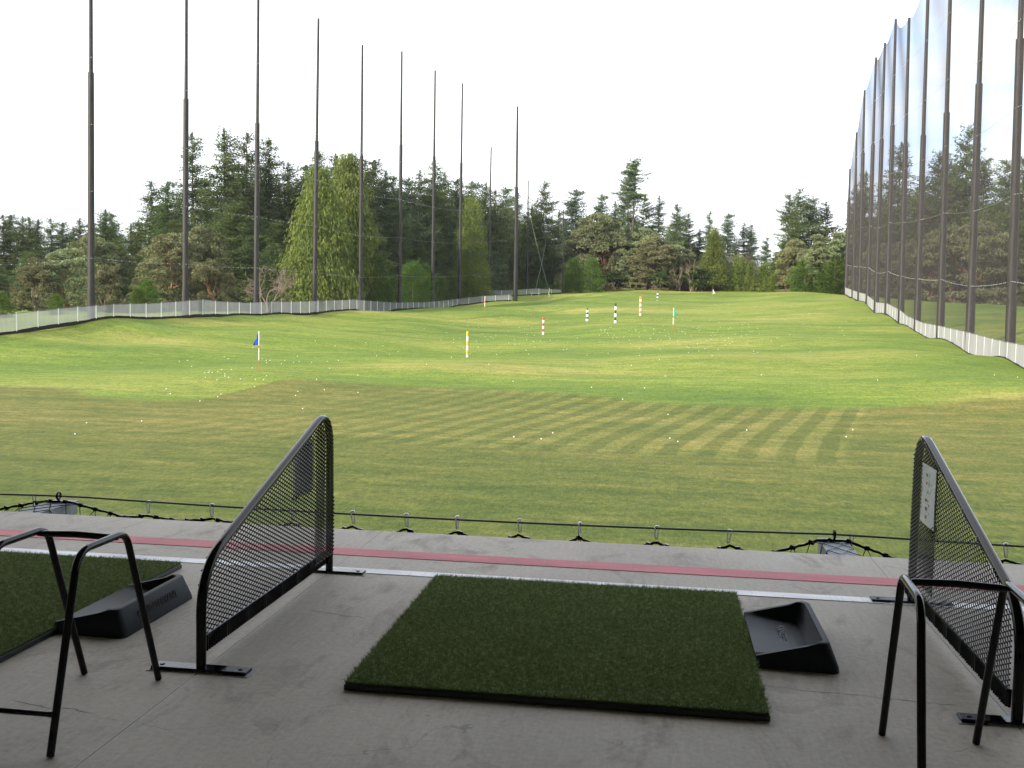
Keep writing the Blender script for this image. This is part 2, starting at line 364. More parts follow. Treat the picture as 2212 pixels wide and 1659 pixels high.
# ------------------------------------------------------------------ the deck and the building round the viewer
JX = [-23.48, -20.38, -17.28, -14.18, -11.08, -7.98, -4.88, -1.78, 1.32, 4.42, 7.52, 10.62, 13.72, 16.82]
b = MB()
for x0, x1 in zip(JX[:-1], JX[1:]): b.box((x0 + .0012, -4, -.03), (x1 - .0012, 6.5, 0), bev=.0025)
b.box((JX[0], -4, -.26), (JX[-1], 6.497, -.03))
tag(b.build('concrete_deck', MT['concrete']), kind='structure')
b = MB(); b.box((-20, 5.792, .001), (16, 5.960, .0035)); tag(b.build('red_line', MT['red_paint']), kind='structure')
b = MB(); b.box((-20, 5.412, .001), (16, 5.507, .0035)); tag(b.build('white_line', MT['white_paint']), kind='structure')
def deck_pt(x, y):
    r_ = ray(x, y); t = -EYE / r_[2]; return np.array([r_[0] * t, r_[1] * t])
crm = mat('crack_dirt', (.085, .078, .068), .95, .1)
for nm_, path_ in (('deck_crack', [(1640, 1479), (1668, 1484), (1700, 1486), (1740, 1493), (1790, 1497), (1850, 1500), (1905, 1510), (1960, 1513), (2030, 1521), (2085, 1524)]), ('deck_crack', [(662, 1318), (690, 1322), (716, 1325), (745, 1332), (790, 1333)]), ('deck_crack', [(20, 1512), (60, 1519), (110, 1532), (150, 1531), (210, 1545)])):
    P_ = [deck_pt(*q) for q in path_]; P2 = []
    for a, c in zip(P_[:-1], P_[1:]):
        for i in range(6): P2.append(a + (c - a) * i / 6 + rng.normal(0, .004, 2))
    P2.append(P_[-1]); v = []; f = []
    for i, p in enumerate(P2):
        w_ = .0014 * (.4 + rng.random()) * min(1, (i + 1) / 4, (len(P2) - i) / 4); v += [(p[0], p[1] - w_, .0008), (p[0], p[1] + w_, .0008)]
    for i in range(len(P2) - 1): f.append((2 * i, 2 * i + 2, 2 * i + 3, 2 * i + 1))
    tag(obj(nm_, mesh(nm_, v, f, crm)), kind='structure')
wallm = mat('painted_block_wall', (.42, .40, .37), .85)
nn = N(wallm); nn.base(nn.ramp(nn.noise(nn.coord(), 1.5, 5), [(.3, (.36, .34, .31)), (.7, (.46, .44, .41))]))
b = MB(); b.box((JX[0], -6, 4.1), (JX[-1], 6.3, 4.4)); tag(b.build('ceiling', wallm), kind='structure')
b = MB(); b.box((JX[0], -4.2, -3.6), (JX[-1], -4.0, 4.1)); b.box((JX[0] - .2, -4.2, -3.6), (JX[0], 6.2, 4.1)); b.box((JX[-1], -4.2, -3.6), (JX[-1] + .2, 6.2, 4.1))
tag(b.build('building_walls', wallm), kind='structure')

# ------------------------------------------------------------------ hitting mats
def turf_mesh(w, l, n):
    x = rng.uniform(0, w, n); y = rng.uniform(0, l, n)
    hgt = rng.uniform(.013, .022, n) * (.9 + .1 * np.sin(x * 9) * np.sin(y * 7)); a = rng.uniform(0, 6.283, n)
    lean = rng.normal(0, .008, (n, 2)) + np.array([.001, -.002]); wd = rng.uniform(.0012, .0022, n)
    e = .004
    edge = ((x < .02) | (x > w - .02) | (y < .02) | (y > l - .02))
    lean += np.where(edge[:, None], np.c_[np.where(x < .02, -1, np.where(x > w - .02, 1, 0)), np.where(y < .02, -1, np.where(y > l - .02, 1, 0))] * rng.uniform(0, .012, n)[:, None], 0)
    dx = np.cos(a) * wd; dy = np.sin(a) * wd
    v = np.stack([np.c_[x - dx, y - dy, np.zeros(n)], np.c_[x + dx, y + dy, np.zeros(n)], np.c_[x + lean[:, 0], y + lean[:, 1], hgt]], 1).reshape(-1, 3)
    return v, np.arange(3 * n).reshape(-1, 3)
tm = m_foliage('artificial_turf', (.040, .065, .020), (.155, .205, .070), (.52, .58, .32), 60, .3)
n_ = N(tm)
tb = mat('turf_backing', (.02, .035, .01), .95, .1); tn = N(tb); tn.base(tn.ramp(tn.noise(tn.coord(), 60, 4, .7), [(.3, (.05, .075, .025)), (.7, (.10, .14, .045))]))
TW, TLn = 1.585, 1.635
tv, tf = turf_mesh(TW, TLn, 110000)
turf_me = mesh('turf', tv, tf, tm)
def hitting_mat(x, y, label, first=None, rz=0):
    r = empty('hitting_mat', (x, y, 0), label, 'golf mat', 'hitting mats on the deck', rz)
    if first: bm_, tm_ = first
    else:
        b = MB(); b.box((-.004, -.004, .0015), (TW + .004, TLn + .004, .024), bev=.004); b.box((.002, .002, .024), (TW - .002, TLn - .002, .0285)); bm_ = b
        me = mesh('rubber_base', b.v, b.f, MT['rubber']); bm_ = me
        b = MB(); b.box((.001, .001, .029), (TW - .001, TLn - .001, .033)); tm_ = mesh('turf_backing', b.v, b.f, tb)
    obj('rubber_base', bm_, r); t = obj('turf', turf_me, r, (0, 0, .032)); obj('backing', tm_, t, (0, 0, -.032))
    return bm_, tm_
fr = hitting_mat(-1.155, 3.70, 'square green artificial turf hitting mat lying whole between the two mesh dividers', rz=R(.1))
hitting_mat(-2.60 - TW, 3.655, 'green artificial turf hitting mat behind the left bag stand, cut off by the left edge', fr)

# ------------------------------------------------------------------ ball trays
def text(name, s, size, material, parent, loc, rot, ext=.0015):
    cu = bpy.data.curves.new(name, 'FONT'); cu.body = s; cu.size = size; cu.extrude = ext; cu.align_x = 'CENTER'; cu.align_y = 'CENTER'; cu.offset = .0006
    tmp = bpy.data.objects.new('tmp', cu); COL.objects.link(tmp); bpy.context.view_layer.update()
    me = bpy.data.meshes.new_from_object(tmp.evaluated_get(bpy.context.evaluated_depsgraph_get())); bpy.data.objects.remove(tmp)
    me.materials.clear(); me.materials.append(material); o = obj(name, me, parent, loc); o.rotation_euler = rot; return o
dark = mat('dark_letter_plastic', (.006, .007, .008), .5)  # one even plastic colour for the lettering, darker than the tray body
def tray(x, y, label):
    """Moulded wedge: open low side against the mat (x=0), rim rising to the outer end."""
    r = empty('ball_tray', (x, y, 0), label, 'ball tray', 'ball trays beside the hitting mats')
    Lx, Ly, z0, z1, t = .335, .64, .05, .120, .020
    def rim(u): return z0 + (z1 - z0) * u
    xs = [0, .1, .2, .27]
    # cross rings: outer bottom, outer top, inner top, inner floor
    v = []; f = []
    def P(x, y, z): v.append((x, y, z)); return len(v) - 1
    rows = []
    for x_ in [0, .04, .08, .12, .165, .205]:
        u = x_ / .275; fl = .046 - .022 * min(1, u * 1.15) - (.006 if u > .8 else 0); dr = .022
        h = rim(u)
        rows.append([P(x_, -dr * (h / z1), .001), P(x_, -dr * .3 * (h / z1), h * .6), P(x_, 0, h), P(x_, t, h), P(x_, t + .006 + (.008 if u > .5 else 0), fl + .01), P(x_, t + .02, fl),
                     P(x_, Ly - t - .02, fl), P(x_, Ly - t - .006 - (.008 if u > .5 else 0), fl + .01), P(x_, Ly - t, h), P(x_, Ly, h), P(x_, Ly + dr * .3 * (h / z1), h * .6), P(x_, Ly + dr * (h / z1), .001)])
    for a, c in zip(rows[:-1], rows[1:]):
        for j in range(11): f.append((a[j], c[j], c[j + 1], a[j + 1]))
    f.append(tuple(rows[0]))
    L = rows[-1]
    def ring(x_, inset, z, k=4):
        """outer end ring with rounded corners"""
        out = []; rr = .035
        for i in range(k + 1):
            a = math.pi / 2 * i / k; out.append((x_ - rr + rr * math.sin(a), inset + rr - rr * math.cos(a), z))
        for i in range(k + 1):
            a = math.pi / 2 * i / k; out.append((x_ - rr + rr * math.cos(a), Ly - inset - rr + rr * math.sin(a), z))
        return [P(*q) for q in out]
    A = ring(.340, -.022, .001); A2 = ring(.337, -.02, .02); B = ring(.300, 0, z1 - .004); B2 = ring(.295, .004, z1); C = ring(.275, t, z1 - .001); D_ = ring(.262, t + .012, .05); E_ = ring(.245, t + .02, .021)
    rings = [A, A2, B, B2, C, D_, E_]
    for a, c in zip(rings[:-1], rings[1:]):
        for j in range(len(a) - 1): f.append((a[j], a[j + 1], c[j + 1], c[j]))
    # stitch side walls to the end rings
    f.append((L[0], A[0], A2[0], L[1])); f.append((L[1], A2[0], B[0])); f.append((L[1], B[0], L[2])); f.append((L[2], B[0], B2[0])); f.append((L[2], B2[0], L[3])); f.append((L[3], B2[0], C[0])); f.append((L[3], C[0], D_[0], L[4])); f.append((L[4], D_[0], E_[0], L[5]))
    f.append((L[11], L[10], A2[-1], A[-1])); f.append((L[10], B[-1], A2[-1])); f.append((L[10], L[9], B[-1])); f.append((L[9], B2[-1], B[-1])); f.append((L[9], L[8], B2[-1])); f.append((L[8], C[-1], B2[-1])); f.append((L[8], L[7], D_[-1], C[-1])); f.append((L[7], L[6], E_[-1], D_[-1]))
    f.append(tuple([L[5]] + E_ + [L[6]]))
    me = mesh('tray_body', v, f, MT['tray'], True)
    try: me.set_sharp_from_angle(angle=R(50))
    except Exception: pass
    import bmesh
    bm = bmesh.new(); bm.from_mesh(me); bmesh.ops.recalc_face_normals(bm, faces=bm.faces[:]); bm.to_mesh(me); bm.free()
    obj('tray_body', me, r)
    text('lettering', 'RANGESERVANT', .043, dark, r, (.148, Ly / 2 - .02, .0335), (0, R(4.5), R(-90)))
    text('lettering', 'RANGESERVANT', .050, dark, r, (.3225, Ly / 2, .063), (R(90 - 16.5), 0, R(90)))
    return r
tray(.434, 4.29, 'black moulded ball tray at the right edge of the central hitting mat, lettered floor')
tray(-2.612, 4.11, 'black moulded ball tray seen through the left bag stand, lettering raised on its outer side')

# ------------------------------------------------------------------ bay dividers
def divider(x, y, label, src=None):
    r = empty('bay_divider', (x, y, 0), label, 'bay divider', 'mesh dividers between the hitting bays')
    if src:
        for c in src.children:
            k = c.copy(); COL.objects.link(k); k.parent = r
            for g in c.children: g2 = g.copy(); COL.objects.link(g2); g2.parent = k
        return r
    Lf = 1.60; tr = .0205
    corners = [(0, 0, .012), (0, 0, .415), (0, 1.60, .992), (0, Lf, .012)]
    path = arc_path([(0, 0, .012), (0, 0, .412), (0, 1.585, .924), (0, Lf, .45), (0, Lf, .012)], [.28, .215, 1.0], 10)
    b = MB(); b.tube(path, tr, 14); b.build('frame', MT['black'], r, True)
    outline = [(p.y, p.z) for p in path]
    top = sorted([(p.y, p.z) for p in path], key=lambda q: q[0])
    pr = [(p.y, p.z) for p in path]
    apex = max(range(len(pr)), key=lambda i: pr[i][1])
    up_y = [q[0] for q in pr[:apex + 1]]; up_z = [q[1] for q in pr[:apex + 1]]
    dn_y = [q[0] for q in pr[apex:]]; dn_z = [q[1] for q in pr[apex:]]
    def ztop(y):
        if y <= pr[apex][0]:
            return float(np.interp(y, up_y, up_z)) if y > .02 else .36
        zz = [z for (yy, z) in pr[apex:] if yy >= y - 1e-6]
        return max(zz) if zz else .0
    def lattice(x0, ya, yb, nm, off=0, dx=0.0):
        cw, hp, th = .050, .0104, .0035
        b = MB(); k = 0; z = .115
        while z < .93:
            y = ya; seg = []; s = 1 if k % 2 else -1
            j = 0
            def flush():
                if len(seg) > 1:
                    k0 = len(b.v); m_ = len(seg)
                    for (px_, py_, pz_) in seg: b.v += [(px_ - .0016, py_, pz_ - th), (px_ + .0016, py_, pz_ - th * .5), (px_ + .0016, py_, pz_ + th), (px_ - .0016, py_, pz_ + th * .5)]
                    for i_ in range(m_ - 1):
                        for j_ in range(4): b.f.append((k0 + i_ * 4 + j_, k0 + i_ * 4 + (j_ + 1) % 4, k0 + i_ * 4 + 4 + (j_ + 1) % 4, k0 + i_ * 4 + 4 + j_)); b.mi.append(0)
                seg.clear()
            while y <= yb:
                zz = z + s * hp / 2 * 1.0
                if zz < ztop(y) + .004: 
                    seg.append((x0 + s * .0016 + dx, y - .0030, zz)); seg.append((x0 + s * .0016 + dx, y + .0030, zz))
                else: flush()
                s = -s; y += cw / 2; j += 1
            flush(); z += hp; k += 1
        return b.build(nm, MT['black'], r)
    lattice(-.024, .03, Lf + .02, 'mesh_panel')
    lattice(.024, 1.30, Lf + .02, 'mesh_return')
    # folded lower hem of the mesh
    b = MB(); ys = np.arange(.028, Lf + .012, .0045)
    for s_ in (0,):
        v = []; f = []
        for i, y_ in enumerate(ys):
            w = -.024 + .0055 * math.sin(y_ * 2 * math.pi / .023)
            v += [(w - .003, y_, .048 + .002 * math.sin(i * .9)), (w - .004, y_, .112), (w + .006, y_, .116), (w + .005, y_, .048)]
        for i in range(len(ys) - 1):
            for j in range(4): f.append((i * 4 + j, i * 4 + (j + 1) % 4, i * 4 + 4 + (j + 1) % 4, i * 4 + 4 + j))
        b.add(v, f)
    b.tube([(-.026, .025, .115), (-.026, Lf, .115)], .006, 6)
    b.build('hem', MT['black'], r)
    for yy in (0.0, Lf):
        b = MB(); b.box((-.20, yy - .032, .007), (.20, yy + .032, .016), bev=.002)
        for sx in (-1, 1):
            b.box((sx * .155 - .045, yy - .040, .0035), (sx * .155 + .045, yy + .036, .0075), bev=.001)
        f_ = b.build('foot', MT['black'], r)
        for sx in (-1, 1):
            b = MB(); b.tube([(sx * .165, yy, .0163), (sx * .165, yy, .0195)], [.011, .009], 12); b.build('bolt', MT['black'], f_)
            b = MB(); b.box((sx * .168 - .045, yy - .045, .0008), (sx * .168 + .045, yy + .039, .0033), bev=.001); b.build('pad', PAD, f_)
    return r
PAD = mat('grey_rubber_pad', (.30, .31, .33), .5)
dv = divider(-1.78, 3.795, 'tall black steel mesh divider left of the whole hitting mat, sloping down towards the viewer')
divider(1.325, 3.865, 'black steel mesh divider at the right edge with a white chart sheet tied to it', dv)

# chart sheets
def sheet(x, label, side):
    r = empty('chart_sheet', (x, 5.075, .625), label, 'sign', 'chart sheets tied to the dividers')
    pm = mat('laminated_paper', (.80, .81, .83), .35, .5); pn = N(pm); tl = pn.new('ShaderNodeBsdfTranslucent'); tl.inputs[0].default_value = (.8, .82, .86, 1); mx = pn.new('ShaderNodeMixShader'); mx.inputs[0].default_value = .4
    pn.link(pn.b.outputs[0], mx.inputs[1]); pn.link(tl.outputs[0], mx.inputs[2]); pn.link(mx.outputs[0], pn.t.nodes['Material Output'].inputs[0])
    b = MB(); n = 8; v = []; f = []
    for i in range(n + 1):
        for j in range(n + 1):
            u = i / n - .5; w = j / n - .5
            v.append((.004 * math.sin(u * 3 + w * 2) * 1.2, u * .272, w * .282))
    for i in range(n):
        for j in range(n): f.append((i * (n + 1) + j, (i + 1) * (n + 1) + j, (i + 1) * (n + 1) + j + 1, i * (n + 1) + j + 1))
    k = len(v); v += [(p[0] + .0012 * side, p[1], p[2]) for p in v]; f += [tuple(q + k for q in reversed(g)) for g in f]
    b.add(v, f); b.build('paper', pm, r, True)
    cols = {'green': (.02, .09, .05), 'rust': (.32, .09, .04), 'white': (.72, .73, .74), 'black': (.03, .04, .04), 'red': (.30, .03, .03), 'yellow': (.55, .50, .12), 'gry': (.4, .4, .42)}
    cm = {k_: mat('ink_' + k_, c, .5) for k_, c in cols.items()}
    px = -.0065 * (1 if side > 0 else -1)
    def disc(y, z, ry, rz, m, nm, dx=0):
        b = MB(); c = [(px - dx, y + ry * math.cos(a), z + rz * math.sin(a)) for a in np.linspace(0, 2 * math.pi, 17)[:-1]]
        b.add(c + [(q[0] - .0004, q[1], q[2]) for q in c], [tuple(range(16)), tuple(range(16, 32))[::-1]] + [(i, (i + 1) % 16, 16 + (i + 1) % 16, 16 + i) for i in range(16)]); b.build(nm, m, r)
    if side > 0:
        for i, c in enumerate(['green', 'rust', 'white', 'black', 'red', 'yellow']):
            z = .100 - i * .0405; 
            disc(.008, z, .0135, .0095, cm['black'] if c in ('white', 'yellow') else cm[c], 'target_dot'); 
            if c in ('white', 'yellow'): disc(.008, z, .0115, .0078, cm[c], 'target_dot', .0006)
            disc(.008, z - .018, .006, .0018, cm['gry'], 'tick_mark')
        for (y, z, c) in [(.070, .075, 'gry'), (.074, .022, 'rust'), (.078, -.012, 'gry'), (.078, -.066, 'black'), (.08, -.10, 'gry'), (-.05, .02, 'gry'), (-.045, -.04, 'black'), (-.05, -.08, 'gry'), (-.06, .06, 'gry')]:
            b = MB(); b.add([(px, y - .007, z), (px, y + .007, z - .006), (px, y + .007, z + .006)], [(0, 1, 2)]); b.add([(px, y + .007, z - .016), (px, y + .0085, z - .016), (px, y + .0085, z + .007), (px, y + .007, z + .007)], [(0, 1, 2, 3)]); b.build('flag_symbol', cm[c], r)
    for (yy, zz) in ((-.128, -.137), (.128, .137)):
        tie = MB(); tie.tube([(-.004, yy, zz + .012), (-.012, yy + .003, zz), (-.006, yy, zz - .014), (.01, yy, zz - .01), (.01, yy, zz + .01)], .0022, 6, closed=True)
        tie.build('cable_tie', MT['black'], r)
sheet(1.325 - .040, 'white laminated chart with coloured dots and flags on the right divider', 1)
sheet(-1.78 - .040, 'white chart sheet showing faintly through the mesh of the left divider', -1)

# ------------------------------------------------------------------ bag stands
def stand(x, y, label, src=None):
    r = empty('bag_stand', (x, y, 0), label, 'bag stand', 'black tube golf bag stands')
    if src:
        for c in src.children: k = c.copy(); COL.objects.link(k); k.parent = r
        return r
    tr = .0128
    for sx in (0, .31):
        p = arc_path([(sx, 0, .004), (sx, .165, .632), (sx, .475, .632), (sx, .715, .004)], [.095, .085], 9)
        b = MB(); b.tube(p, tr, 14); b.build('side_frame', MT['black'], r, True)
    b = MB(); b.tube([(.0, .42, .622), (.03, .42, .624), (.15, .42, .628), (.28, .42, .624), (.31, .42, .622)], [.008, .0118, .0125, .0118, .008], 12); b.build('top_bar', MT['black'], r, True)
    b = MB(); b.tube([(.0, .035, .127), (.03, .035, .127), (.155, .035, .127), (.28, .035, .127), (.31, .035, .127)], [.013, .009, .0095, .009, .013], 12); b.build('lower_bar', MT['black'], r, True)
    return r
st0 = stand(-2.205, 2.95, 'glossy black tube bag stand at the lower left, in front of the left mat')
rs_ = stand(.775, 2.95, 'glossy black tube bag stand at the lower right, in front of the right mesh divider', st0); rs_.rotation_euler = (0, 0, R(-3.0))

# ------------------------------------------------------------------ edge net: cable, brackets, carabiners, rope
CZ = .018
cab = MB(); cab.tube([(x, 6.9, CZ + .03 * (abs(((x - .0 + 4.25) % 5.46) / 5.46 - .5) * 2) ** 2) for x in np.arange(-16, 12.1, .35)], .0075, 6)
cable = cab.build('steel_cable', m_black('grey_steel_cable', (.045, .042, .042), .4), None, True); tag(cable, 'thin grey steel cable stretched along the whole front edge of the deck', 'cable')
grey = m_black('weathered_grey_steel', (.17, .185, .21), .55, 30, .2)
for (x, lab) in ((-4.345, 'grey steel bracket under the net beyond the left bag stand'), (1.172, 'grey steel bracket with eye bolt just left of the right divider')):
    r = empty('net_bracket', (x, 6.5, 0), lab, 'bracket', 'steel brackets holding the edge net')
    b = MB(); b.box((-.092, .003, -.012), (.092, .52, -.004), bev=.002); b.box((-.088, .003, -.10), (-.080, .50, -.0122)); b.box((.080, .003, -.10), (.088, .50, -.0122)); b.box((-.10, .0005, -.22), (.10, .008, -.10))
    b.build('channel', grey, r)
    b = MB(); b.tube([(.0, .40, -.004), (.0, .40, .022)], .009, 8); b.tube([(0, .40 + .024 * math.cos(a), .046 + .026 * math.sin(a)) for a in np.linspace(0, 2 * math.pi, 15)[:-1]], .0085, 7, closed=True)
    b.build('eye_bolt', MT['black'], r, True)
CL = [-9.6, -8.7, -7.5, -6.9, -5.6, -4.537, -4.25, -3.64, -3.155, -2.55, -2.109, -1.721, -1.359, -.922, -.508, .013, .496, 1.283, 1.75, 2.239, 2.9, 3.4, 3.9]
cr = None
KL = {-4.537: 'over the left bracket', -3.64: 'nearest to the right of the left bracket', -3.155: 'second to the right of the left bracket', -2.55: 'behind the lower slope of the left divider', -2.109: 'behind the middle of the left divider', -1.721: 'first to the right of the left divider', -1.359: 'second to the right of the left divider',
      -.922: 'third to the right of the left divider', -.508: 'fourth to the right of the left divider', .013: 'third to the left of the right bracket', .496: 'second to the left of the right bracket', 1.283: 'at the right corner of the right bracket', 2.239: 'right of the right divider'}
def ropez(x):
    a = max([c for c in CL if c <= x], default=-12); c = min([q for q in CL if q > x], default=12); t = (x - a) / (c - a); w = c - a
    z = -.062 - ((.010 + .030 * w) if x < -2.9 else (.035 + .050 * w)) * 4 * t * (1 - t)
    for bx in (-4.345, 1.172):
        d = abs(x - bx)
        if d < .60: z = max(z, .006 - max(0, d - .09) * (.34 if bx > 0 else .21))
    return z
cb = MB()
pth = arc_path([(0, 0, .012), (.012, 0, .012), (.006, 0, -.075), (-.006, 0, -.075), (-.013, 0, .0), (-.008, 0, .012), (0, 0, .012)], [.006] * 5, 3)
cb.tube(pth, .0058, 6)
cbm = mesh('carabiner', cb.v, cb.f, MT['steel'], True)
for c in CL[5:20]:
    if c in (-4.25, 1.75): continue
    o = obj('carabiner', cbm, None, (c, 6.9, CZ + .012)); o.rotation_euler = (0, random.uniform(-.12, .12), random.uniform(-.6, .6) + .5)
    tag(o, 'steel carabiner on the edge cable, ' + KL[c], 'carabiner', 'steel carabiners clipped to the edge cable')
net = empty('edge_net', (0, 6.9, 0), 'black knotted rope net hanging from the cable along the deck edge', 'safety net')
b = MB(); xs = np.arange(-10, 3.95, .028); pr_ = [(x, -.01 + random.uniform(-.004, .004), ropez(x) + random.uniform(-.003, .003)) for x in xs]
b.tube(pr_, [.0085 + random.uniform(0, .0028) for _ in xs], 6)
for i, x in enumerate(np.arange(-9.95, 3.9, .118)):
    z = ropez(x); b.tube([(x - .022, -.01, ropez(x - .022)), (x - .01, -.01, z + .003), (x + .012, -.01, z - .002), (x + .024, -.01, ropez(x + .024))], [.006, .017, .016, .006], 6)
b.build('border_rope', MT['black'], net, True)
b = MB()
def npt(x, k):   # net surface from rope (k=0) to the slab face (k=4)
    t = k / 4; z0 = ropez(x); z = z0 * (1 - t) + (-.20) * t - .10 * math.sin(math.pi * t) + random.uniform(-.008, .008)
    y = -.01 - .385 * t
    for bx in (-4.345, 1.172):
        if abs(x - bx) < .13: z = max(z, .004)
    return (x + random.uniform(-.006, .006), y, z)
nxn = int((3.9 + 9.95) / .059); NP = {}
for i in range(nxn):
    for k in range(5):
        if (i + k) % 2 == 0: NP[i, k] = npt(-9.95 + i * .059, k)
for (i, k), p in NP.items():
    for d in (-1, 1):
        q_ = NP.get((i + d, k + 1))
        if q_: b.tube([p, q_], .0032, 4, caps=False)
b.build('netting', MT['black'], net)

# ------------------------------------------------------------------ net poles
polem = m_bark('weathered_brown_steel', (.016, .0145, .013), (.036, .032, .028), 1.0)
nb = N(polem); nb.b.inputs['Roughness'].default_value = .5; nb.b.inputs['Specular IOR Level'].default_value = .3
ORD = ['first', 'second', 'third', 'fourth', 'fifth', 'sixth', 'seventh', 'eighth', 'ninth', 'tenth', 'eleventh', 'twelfth', 'thirteenth']
def pole(bx, by, d, tx, ty, step, label, group, r0=.34):
    p0 = at(bx, by, d); 
    r0v = ray(tx, ty); 
    # keep the pole's foot-to-top plane at the same distance
    p1 = at(tx, ty, d)
    g = ground(p0[0], p0[1]) - .3
    t = (p1 - p0) / (p1[2] - p0[2]); foot = p0 + t * (g - p0[2]); H = p1[2] - g
    r = empty('net_pole', foot, label, 'pole', group)
    ax = np.array([t[0], t[1], 1.0])
    zb = at(bx, by - 62 * 92 / d, d)[2] - g if d < 170 else 6.0
    zs = at(tx, step, d)[2] - g
    P = lambda z: tuple(ax * z)
    b = MB(); b.tube([P(0), P(zb)], [r0, r0 * .97], 16); b.build('lower_section', polem, r, True)
    b = MB(); b.tube([P(zb), P(zb + (zs - zb) / 2), P(zs)], [r0 * .86, r0 * .83, r0 * .78], 16); b.build('middle_section', polem, r, True)
    b = MB(); b.tube([P(zs), P(zs + (H - zs) / 2), P(H)], [r0 * .56, r0 * .5, r0 * .44], 14); b.build('upper_section', polem, r, True)
    return r
LP = [(197, 697, 92, 196, -160, 157), (400, 681, 106.4, 403, -70, 214), (553, 682, 120.4, 558, -10, 266), (679, 677, 134, 688, 40, 305), (778, 671, 148, 783, 97, 338), (863, 669, 162, 868, 111, 313), (934, 667, 176.5, 940, 152, 338), (992, 662, 190.5, 999, 180, 352), (1113, 653, 191, 1118, 230, 405)]
for i, (bx, by, d, tx, ty, s) in enumerate(LP):
    pole(bx, by, d + .6, tx, ty, s, 'tall two-stage brown steel net pole, %s from the left edge of the photo' % ORD[i], 'net poles along the left fence', .43 if i == 8 else .35)
FP = [(1055.5, 620, 222, 1061, 318, 479, 'slim net pole just right of the columnar cedar, in the far corner', .36), (1139, 630, 240, 1141, 390, 543, 'slim far net pole first to the right of the pole with the fence end', .34),
      (1180, 628, 262, 1181, 515, 590, 'shortest far net pole, in front of the dark wood', .22), (1216, 633, 216, 1217, 453, 600, 'far net pole at the left side of the two rounded evergreen bushes', .22)]
for (bx, by, d, tx, ty, s, lab, r0) in FP: pole(bx, by, d, tx, ty, s, lab, 'net poles in the far corner', r0)
RP = [(2182, 737, 74, 2216, -290, 85), (2095, 718, 86, 2130, -220, 182), (2031.5, 701, 97, 2056, -120, 244), (1981.5, 693, 109, 2006, -50, 293), (1946.5, 669, 120, 1963.8, 39, 315), (1917, 654, 132, 1935, 41, 271), (1893, 653, 143, 1911.7, 93, 301), (1875, 636, 155, 1892.3, 124, 313), (1857, 631, 166, 1867.5, 195, 330), (1844, 628, 178, 1850.4, 286, 400), (1828, 621, 189, 1836, 365, 430)]
for i, (bx, by, d, tx, ty, s) in enumerate(RP):
    pole(bx, by, d + .6, tx, ty, s, 'dark brown steel pole of the right hand net, %s from the right edge' % ORD[i], 'net poles along the right fence', .37)

# ------------------------------------------------------------------ barrier nets hung on the poles
ropem = mat('white_net_clips', (.75, .76, .78), .5); cordm = mat('grey_net_cable', (.16, .16, .165), .5)
def barrier(P, name_label, material, rows, clip, sags=1.1, clip_step=.55):
    """P: list of (foot, top) pairs near the poles."""
    r = empty('barrier_net', P[0][0], name_label, 'net'); o = P[0][0]
    v = []; f = []; nu, nv = 8, 14
    cols = []
    for (a0, a1), (b0, b1) in zip(P[:-1], P[1:]):
        for i in range(nu if (b0 is not P[-1][0]) else nu + 1):
            t = i / nu; s4 = 4 * t * (1 - t)
            lo = a0 * (1 - t) + b0 * t; hi = a1 * (1 - t) + b1 * t
            hi = hi - np.array([0, 0, sags * s4]); col = []
            dirv = (b0 - a0)[:2]; dirv = dirv / np.linalg.norm(dirv); nrm = np.array([-dirv[1], dirv[0], 0])
            for j in range(nv + 1):
                w = j / nv; p = lo * (1 - w) + hi * w + nrm * (s4 * .25 * math.sin(w * 9 + t * 2)); col.append(p - o)
            cols.append(col)
    for c in cols: v += c
    for i in range(len(cols) - 1):
        for j in range(nv):
            a = i * (nv + 1) + j; f.append((a, a + nv + 1, a + nv + 2, a + 1))
    obj('netting', mesh('netting', v, f, material, True), r)
    def pt(s, zrel, sag=.10):
        k = min(int(s), len(P) - 2); t = s - k; (a0, a1), (b0, b1) = P[k], P[k + 1]
        lo = a0 * (1 - t) + b0 * t; hi = a1 * (1 - t) + b1 * t
        w = zrel(s) if callable(zrel) else zrel
        p = lo + (hi - lo) * ((w) / (hi[2] - lo[2])); p = p - np.array([0, 0, sag * 4 * t * (1 - t)]); return p - o
    for zr in rows:
        b = MB(); pts_ = []; cl = MB()
        for k in range(len(P) - 1):
            for i in range(7):
                if pt(k + i / 7, zr)[2] + o[2] < min(P[k][1][2], P[k + 1][1][2]): pts_.append(pt(k + i / 7, zr))
        if len(pts_) > 2:
            b.tube(pts_, .011, 4); b.build('support_cable', cordm, r)
            for a, c in zip(pts_[:-1], pts_[1:]):
                n_c = max(1, int(np.linalg.norm(c - a) / clip_step))
                if np.linalg.norm(c - a) > 12: continue
                for i in range(n_c):
                    p = a + (c - a) * (i + random.random() * .3) / n_c; h = clip
                    cl.box(p - h, p + h)
            if cl.v: o_ = cl.build('cable_clips', ropem, r); o_['kind'] = 'stuff'
    return r
def feet(L, off):
    out = []
    for q in L:
        bx, by, d, tx, ty = q[:5]
        a = at(bx, by, d - off); t = at(tx, ty, d - off); a[2] = ground(a[0], a[1]) + .6
        out.append((a, t))
    return out
RNm = m_net('brown_black_netting', .125, (.060, .054, .056))
LNm = m_net('fine_black_netting', .022, (.07, .07, .075), False)
pR = feet(RP[::-1], .1); e0 = at(2330, 780, 60); pR.append((np.array([e0[0], e0[1], ground(e0[0], e0[1]) + .6]), at(2420, -420, 60)))
barrier(pR, 'tall see-through brown netting hung along the right hand poles', RNm, [5.0, 11.3, 17.6, 23.9, 30.2, 36.0], .019)
pL = feet(LP, .1); e0 = at(-60, 716, 79); pL.insert(0, (np.array([e0[0], e0[1], ground(e0[0], e0[1]) + .6]), at(-70, -260, 79)))
